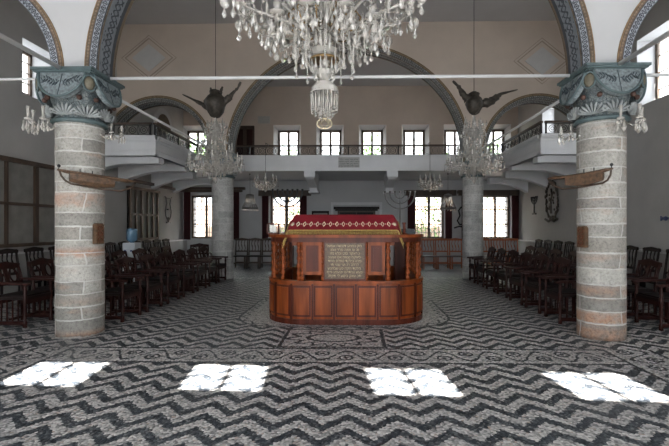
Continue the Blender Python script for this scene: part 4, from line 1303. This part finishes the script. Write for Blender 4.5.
m = MB(); m.tube([(0,0,2.05), (0,0,ZC-zb)], .012, 6); m.lathe([(.02,-.12),(.07,-.06),(.09,0)], (0,0,ZC-zb), 12); m.build('hanging_rod', 'brass', ch)

st = empty('star_pendant', (cx, 4.9, zb-.075), 0, 'small gold six-pointed star in a ring hanging under the large chandelier tassel', 'pendant')
m = MB(); m.tube([(.085*cos(a*PI/14), 0, .060*sin(a*PI/14)) for a in range(29)], .006, 6); m.build('ring', 'gold_star', st)
for q in (0, 1):
    m = MB(); m.tube([(.078*cos(PI/2+q*PI+k*2*PI/3), 0, .058*sin(PI/2+q*PI+k*2*PI/3)) for k in range(4)], .0055, 5); m.build('star_triangle', 'gold_star', st)
m = MB(); m.tube([(0,0,.06), (0,0,.12)], .003, 4); m.build('hanging_wire', 'gold_star', st)

# two tall chandeliers before the far columns
def mid_chandelier(px, label, flip):
    Y = 9.0; x, z = P(px, 184, Y)
    t = empty('tall_chandelier', (x, Y, z), 0, label, 'chandelier', 'tall crystal chandeliers')
    m = MB(); m.lathe([(.008,.0),(.03,.03),(.05,.10),(.02,.16),(.07,.22),(.11,.30),(.05,.36),(.03,.50),(.08,.56),(.09,.64),(.04,.72),(.03,.9),(.10,1.0),(.12,1.1),(.05,1.2),(.02,1.42)], seg=10, sm=False); m.build('stem', 'crystal', t)
    arm_set(t, 12, .54, .34, .42, 0, 3, .16, .2, thick=.010, cup=.032, candle=True)
    arm_set(t, 8, .34, .60, .66, 0, 3, .15, .1, thick=.009, cup=.03, candle=True)
    m = MB(); random.seed(px)
    for k in range(24):
        b = 2*PI*k/24; rr = .20+.06*(k % 2); m.beads([(rr*.6*cos(b), rr*.6*sin(b), 1.30), (rr*.95*cos(b), rr*.95*sin(b), 1.0), (.12*cos(b), .12*sin(b), .72)], .013, 12)
    o = m.build('bead_basket', 'crystal', t); o['kind'] = 'stuff'
    m = MB()
    for k in range(170):
        b = random.uniform(0, 2*PI); r_ = .56*math.sqrt(random.uniform(.02, 1)); zz = .12+.26*(r_/.5)+random.uniform(0, .2)
        m.drop((r_*cos(b), r_*sin(b), zz), random.uniform(.08, .15), random.uniform(.016, .026))
    for k in range(130):
        b = random.uniform(0, 2*PI); r_ = random.uniform(.08, .30); zz = random.uniform(.62, 1.38)
        m.drop((r_*cos(b), r_*sin(b), zz), random.uniform(.08, .16), random.uniform(.018, .028))
    o = m.build('crystal_drops', 'crystal', t); o['kind'] = 'stuff'
    m = MB(); m.tube([(0,0,1.4), (0,0,ZC-z)], .006, 5); m.build('wire', 'iron', t)
    return t, x, Y, z
def winged_crown(x, Y, zlow, label, prof, wings):
    # dark bronze winged crown around the wire above the chandelier
    t = empty('winged_finial', (x, Y, zlow), 0, label, 'ornament', 'dark winged ornaments above the tall chandeliers')
    m = MB(); m.lathe(prof, seg=18, sm=True); m.v = [(x+random.uniform(-.02,.02), y+random.uniform(-.02,.02), z) for x, y, z in m.v]; m.build('body', 'bronze', t)
    for w in wings: 
        m = MB(); pp = []; rr = []
        for a_, b_ in zip(w, w[1:]):
            for q in range(4):
                u_ = q/4; pp.append([a_[i]+(b_[i]-a_[i])*u_ for i in range(3)]); rr.append((a_[3]+(b_[3]-a_[3])*u_)*random.uniform(.72, 1.2))
        pp.append(w[-1][:3]); rr.append(w[-1][3]); m.tube(pp, rr, 8); m.build('wing', 'bronze', t)
    return t
t1, x1_, Y1_, z1_ = mid_chandelier(215.5, 'tall crystal chandelier on the left, in front of the far left column', 0)
k9 = 9.0/430
def W(px0, pts, top=118): return [((px-px0)*k9, yv, (top-py)*k9, r) for px, py, yv, r in pts]
winged_crown(x1_, 9.0, P(215.5, 118, 9.0)[1], 'dark bronze owl-like winged ornament above the left tall chandelier',
    [(.02,0),(.09,.03),(.15,.12),(.20,.24),(.22,.34),(.17,.44),(.12,.50),(.13,.56),(.03,.60)],
    [W(215.5, [(210,108,0,.08),(202,104,0,.05),(192,99,0,.025),(182,94,0,.010)]), W(215.5, [(222,104,0,.08),(230,97,0,.065),(233,93,0,.03),(238,88,0,.028),(241,82,0,.024)]),
     W(215.5, [(212,93,-.03,.04),(211,88,-.03,.018)]), W(215.5, [(221,93,-.03,.04),(223,87,-.03,.018)])])
t2, x2_, Y2_, z2_ = mid_chandelier(474, 'tall crystal chandelier on the right, in front of the far right column', 1)
winged_crown(x2_, 9.0, P(474, 115, 9.0)[1], 'dark bronze bird-like ornament with spread wings above the right tall chandelier',
    [(.02,0),(.10,.04),(.16,.14),(.19,.24),(.15,.33),(.10,.38),(.11,.44),(.03,.49)],
    [W(474, [(468,100,0,.10),(463,94,0,.075),(459,87,0,.045),(453,81,0,.024)], 115), W(474, [(482,104,0,.10),(490,102,0,.085),(497,97,0,.065),(501,94,0,.03),(517,90,0,.012)], 115)])

# small chandeliers at the gallery edge
def small_ch(px, label):
    Y = 12.45; x, z = P(px, 192, Y)
    t = empty('small_chandelier', (x, Y, z), 0, label, 'chandelier', 'small chandeliers below the gallery edge')
    m = MB(); m.lathe([(.006,0),(.03,.03),(.045,.09),(.02,.14),(.05,.20),(.06,.27),(.02,.33),(.015,.55)], seg=10); m.build('stem', 'crystal', t)
    arm_set(t, 8, .30, .22, .28, 0, 3, .15, .2, thick=.016, cup=.036, candle=True)
    m = MB(); 
    for k in range(44):
        b = k*2.4; r_ = .05+.24*((k*7) % 10)/10; m.drop((r_*cos(b), r_*sin(b), .18+.22*((k*3) % 7)/7), .13, .02)
    o = m.build('crystal_drops', 'crystal', t); o['kind'] = 'stuff'
    zt = 3.92-z
    m = MB(); m.tube([(0,0,.5), (0,0,zt)], .006, 5); m.tube([(0,0,zt), (0,.25,zt+.03), (0,.46,zt+.01)], .010, 5); m.build('wire', 'iron', t)
small_ch(265.5, 'small crystal chandelier hanging below the gallery, left of centre')
small_ch(430, 'small crystal chandelier hanging below the gallery, right of centre')

# bell lanterns against the back wall
def bell_lantern(px, label):
    Y = 14.6; x, z = P(px, 212, Y)
    t = empty('hanging_lantern', (x, Y, z), 0, label, 'lantern', 'glass bell lanterns under the gallery')
    m = MB(); m.lathe([(.12,.55),(.13,.57),(.13,.59),(.03,.62)], seg=14); m.build('crown_ring', 'iron_pale', t); m = MB(); m.lathe([(.27,.10),(.28,.11),(.28,.14),(.27,.15)], seg=18); m.build('ring', 'iron_pale', t)
    m = MB()
    for k in range(18):
        b = 2*PI*k/18; m.tube([(.12*cos(b), .12*sin(b), .58), (.16*cos(b), .16*sin(b), .35), (.27*cos(b), .27*sin(b), .13)], .011, 5); m.drop((.27*cos(b), .27*sin(b), .12), .08, .012)
    m.build('glass_strands', 'crystal', t)
    m = MB(); m.tube([(0,0,.6), (0,0,3.32-z)], .006, 5); m.ball((0,0,3.28-z), .03, 8, 5); m.build('wire', 'iron', t)
bell_lantern(250, 'conical glass lantern hanging in front of the back wall, left of the left centre window')
bell_lantern(448, 'conical glass lantern hanging in front of the right centre window edge')

# crystal sconces on the front columns
def col_sconce(x, y, z, cxx, s, label):
    t = empty('crystal_sconce', (x, y, z), 0, label, 'sconce', 'crystal sconces on the front columns')
    d = Vector((cxx-x, YA-y, 0)); L = d.length; d = d/L*(L-.29)
    m = MB(); m.tube([(0,0,0), tuple(d*.5+Vector((0,0,-.05*s))), tuple(d)], .012*s, 6); m.ball(tuple(d), .03*s, 8, 5); m.build('bracket', 'crystal', t)
    for k in range(3):
        b = math.atan2(-d.y, -d.x)+(k-1)*1.15; q = Vector((cos(b), sin(b), 0))*.13*s
        m = MB(); m.tube([(0,0,0), tuple(q*.6+Vector((0,0,-.05*s))), tuple(q)], .008*s, 6)
        a_ = m.build('arm', 'crystal', t)
        m = MB(); m.lathe([(.01*s,0),(.034*s,.01*s),(.030*s,.02*s),(.010*s,.03*s),(.012*s,.08*s),(.018*s,.125*s),(.012*s,.125*s)], tuple(q), 10); m.build('glass_cup', 'crystal', a_)
        for j in range(4):
            c = j*PI/2+.4; p = q+Vector((.035*s*cos(c), .035*s*sin(c), 0)); m = MB(); m.drop(tuple(p), .10*s, .015*s); m.build('crystal_pendant', 'crystal', a_)
xx, zz = P(45, 123, 5.62); col_sconce(xx, 5.62, zz, -CX, 1.45, 'crystal wall sconce on the outer side of the left front column')
xx, zz = P(113, 135, 5.95); col_sconce(xx, 5.95, zz, -CX, 1.0, 'small crystal sconce on the inner side of the left front column')
xx, zz = P(626, 122, 5.60); col_sconce(xx, 5.60, zz, CX, 1.45, 'crystal wall sconce on the outer side of the right front column')
xx, zz = P(570, 136, 5.95); col_sconce(xx, 5.95, zz, CX, 1.0, 'small crystal sconce on the inner side of the right front column')

# ------------------------------------------------------------------ outside
m = MB(); m.quad((-40,YB+.65,-.06), (40,YB+.65,-.06), (40,60,-.06), (-40,60,-.06)); o = m.build('courtyard_ground', 'outground'); struct(o)
m = MB(); m.box(-14, 14, 23, 23.4, -.06, 2.6); m.box(-14, 14, 22.95, 23.45, 2.6, 2.7); o = m.build('wall_courtyard', 'outwall'); struct(o)
def shrub(x, y, h, r, label, seed):
    random.seed(seed); t = empty('shrub', (x, y, -.06), 0, label, 'shrub', 'shrubs in the courtyard')
    m = MB(); m.tube([(0,0,0), (.04,0,h*.5)], .05, 6); m.build('stem', 'bark', t)
    m = MB()
    for i in range(260):
        a, b = random.uniform(0, 2*PI), random.uniform(-1, 1); q = r*random.uniform(.5, 1)
        c = Vector((q*cos(a)*math.sqrt(1-b*b), q*sin(a)*math.sqrt(1-b*b), h*.62+b*h*.38))
        s = random.uniform(.08, .16); v = Vector((random.uniform(-1,1), random.uniform(-1,1), random.uniform(-1,1))).normalized(); u = v.orthogonal().normalized()
        m.prism([(0,0),(s*.4,s*.5),(0,s),(-s*.4,s*.5)], -.004, .004, Matrix.Translation(c) @ v.to_track_quat('Y', 'Z').to_matrix().to_4x4())
    m.build('foliage', 'leaf', t)
shrub(LOW[3][0]+.4, 20.6, 3.1, .9, 'green shrub outside the far right window', 1)
shrub(LOW[2][1]+.1, 20.9, 2.5, .7, 'green shrub outside the right centre window', 2)
shrub(LOW[0][0]+.7, 20.8, 2.3, .7, 'green shrub outside the far left window', 3)
shrub(LOW[1][0]+.4, 21.2, 2.3, .7, 'green shrub outside the left centre window', 4)

for k, (x, y, h) in enumerate(((-9.5, 27, 7.6), (-4.2, 28, 7.0), (.8, 27, 7.9), (4.6, 26.5, 6.4), (8.8, 27, 7.4))):
    random.seed(50+k); t = empty('tree', (x, y, -.06), 0, 'green tree beyond the courtyard wall, %s from the left' % ordn[k], 'tree', 'trees beyond the courtyard wall')
    m = MB(); m.tube([(0,0,0), (.1,0,h*.35), (-.05,0,h*.7)], [.16,.12,.05], 7); m.build('trunk', 'bark', t)
    m = MB()
    for i in range(700):
        a, b, q = random.uniform(0, 2*PI), random.uniform(-1, 1), 1.9*random.uniform(.35, 1)
        c = Vector((q*cos(a)*math.sqrt(1-b*b), q*sin(a)*math.sqrt(1-b*b)*.8, h*.68+b*q*1.1)); z_ = random.uniform(.12, .26)
        v = Vector((random.uniform(-1,1), random.uniform(-1,1), random.uniform(-1,1))).normalized()
        m.prism([(0,0),(z_*.4,z_*.5),(0,z_),(-z_*.4,z_*.5)], -.004, .004, Matrix.Translation(c) @ v.to_track_quat('Y', 'Z').to_matrix().to_4x4())
    m.build('foliage', 'leaf', t)

# ------------------------------------------------------------------ light
w = bpy.data.worlds.new('sky'); S.world = w; w.use_nodes = True
bgn = w.node_tree.nodes['Background']; bgn.inputs[0].default_value = (.90, .955, 1.0, 1); bgn.inputs[1].default_value = 1.0
sl = bpy.data.lights.new('sun', 'SUN'); sl.energy = 14.0; sl.angle = math.radians(.6); sl.color = (1, .96, .90)
so = bpy.data.objects.new('sun', sl); COL.objects.link(so)
dirv = Vector((SKEW*COT, COT, -1.0)).normalized()
so.rotation_euler = dirv.to_track_quat('-Z', 'Y').to_euler()

vs = S.view_settings; vs.view_transform = 'Standard'; vs.look = 'None'; vs.gamma = 1.0; vs.use_curve_mapping = False
vs.exposure = 2.95
S.cycles.max_bounces = 10; S.cycles.diffuse_bounces = 6; S.cycles.transmission_bounces = 6; S.cycles.transparent_max_bounces = 16
S.cycles.use_denoising = True; S.cycles.sample_clamp_indirect = 6.0
S.cycles.caustics_reflective = False; S.cycles.caustics_refractive = False
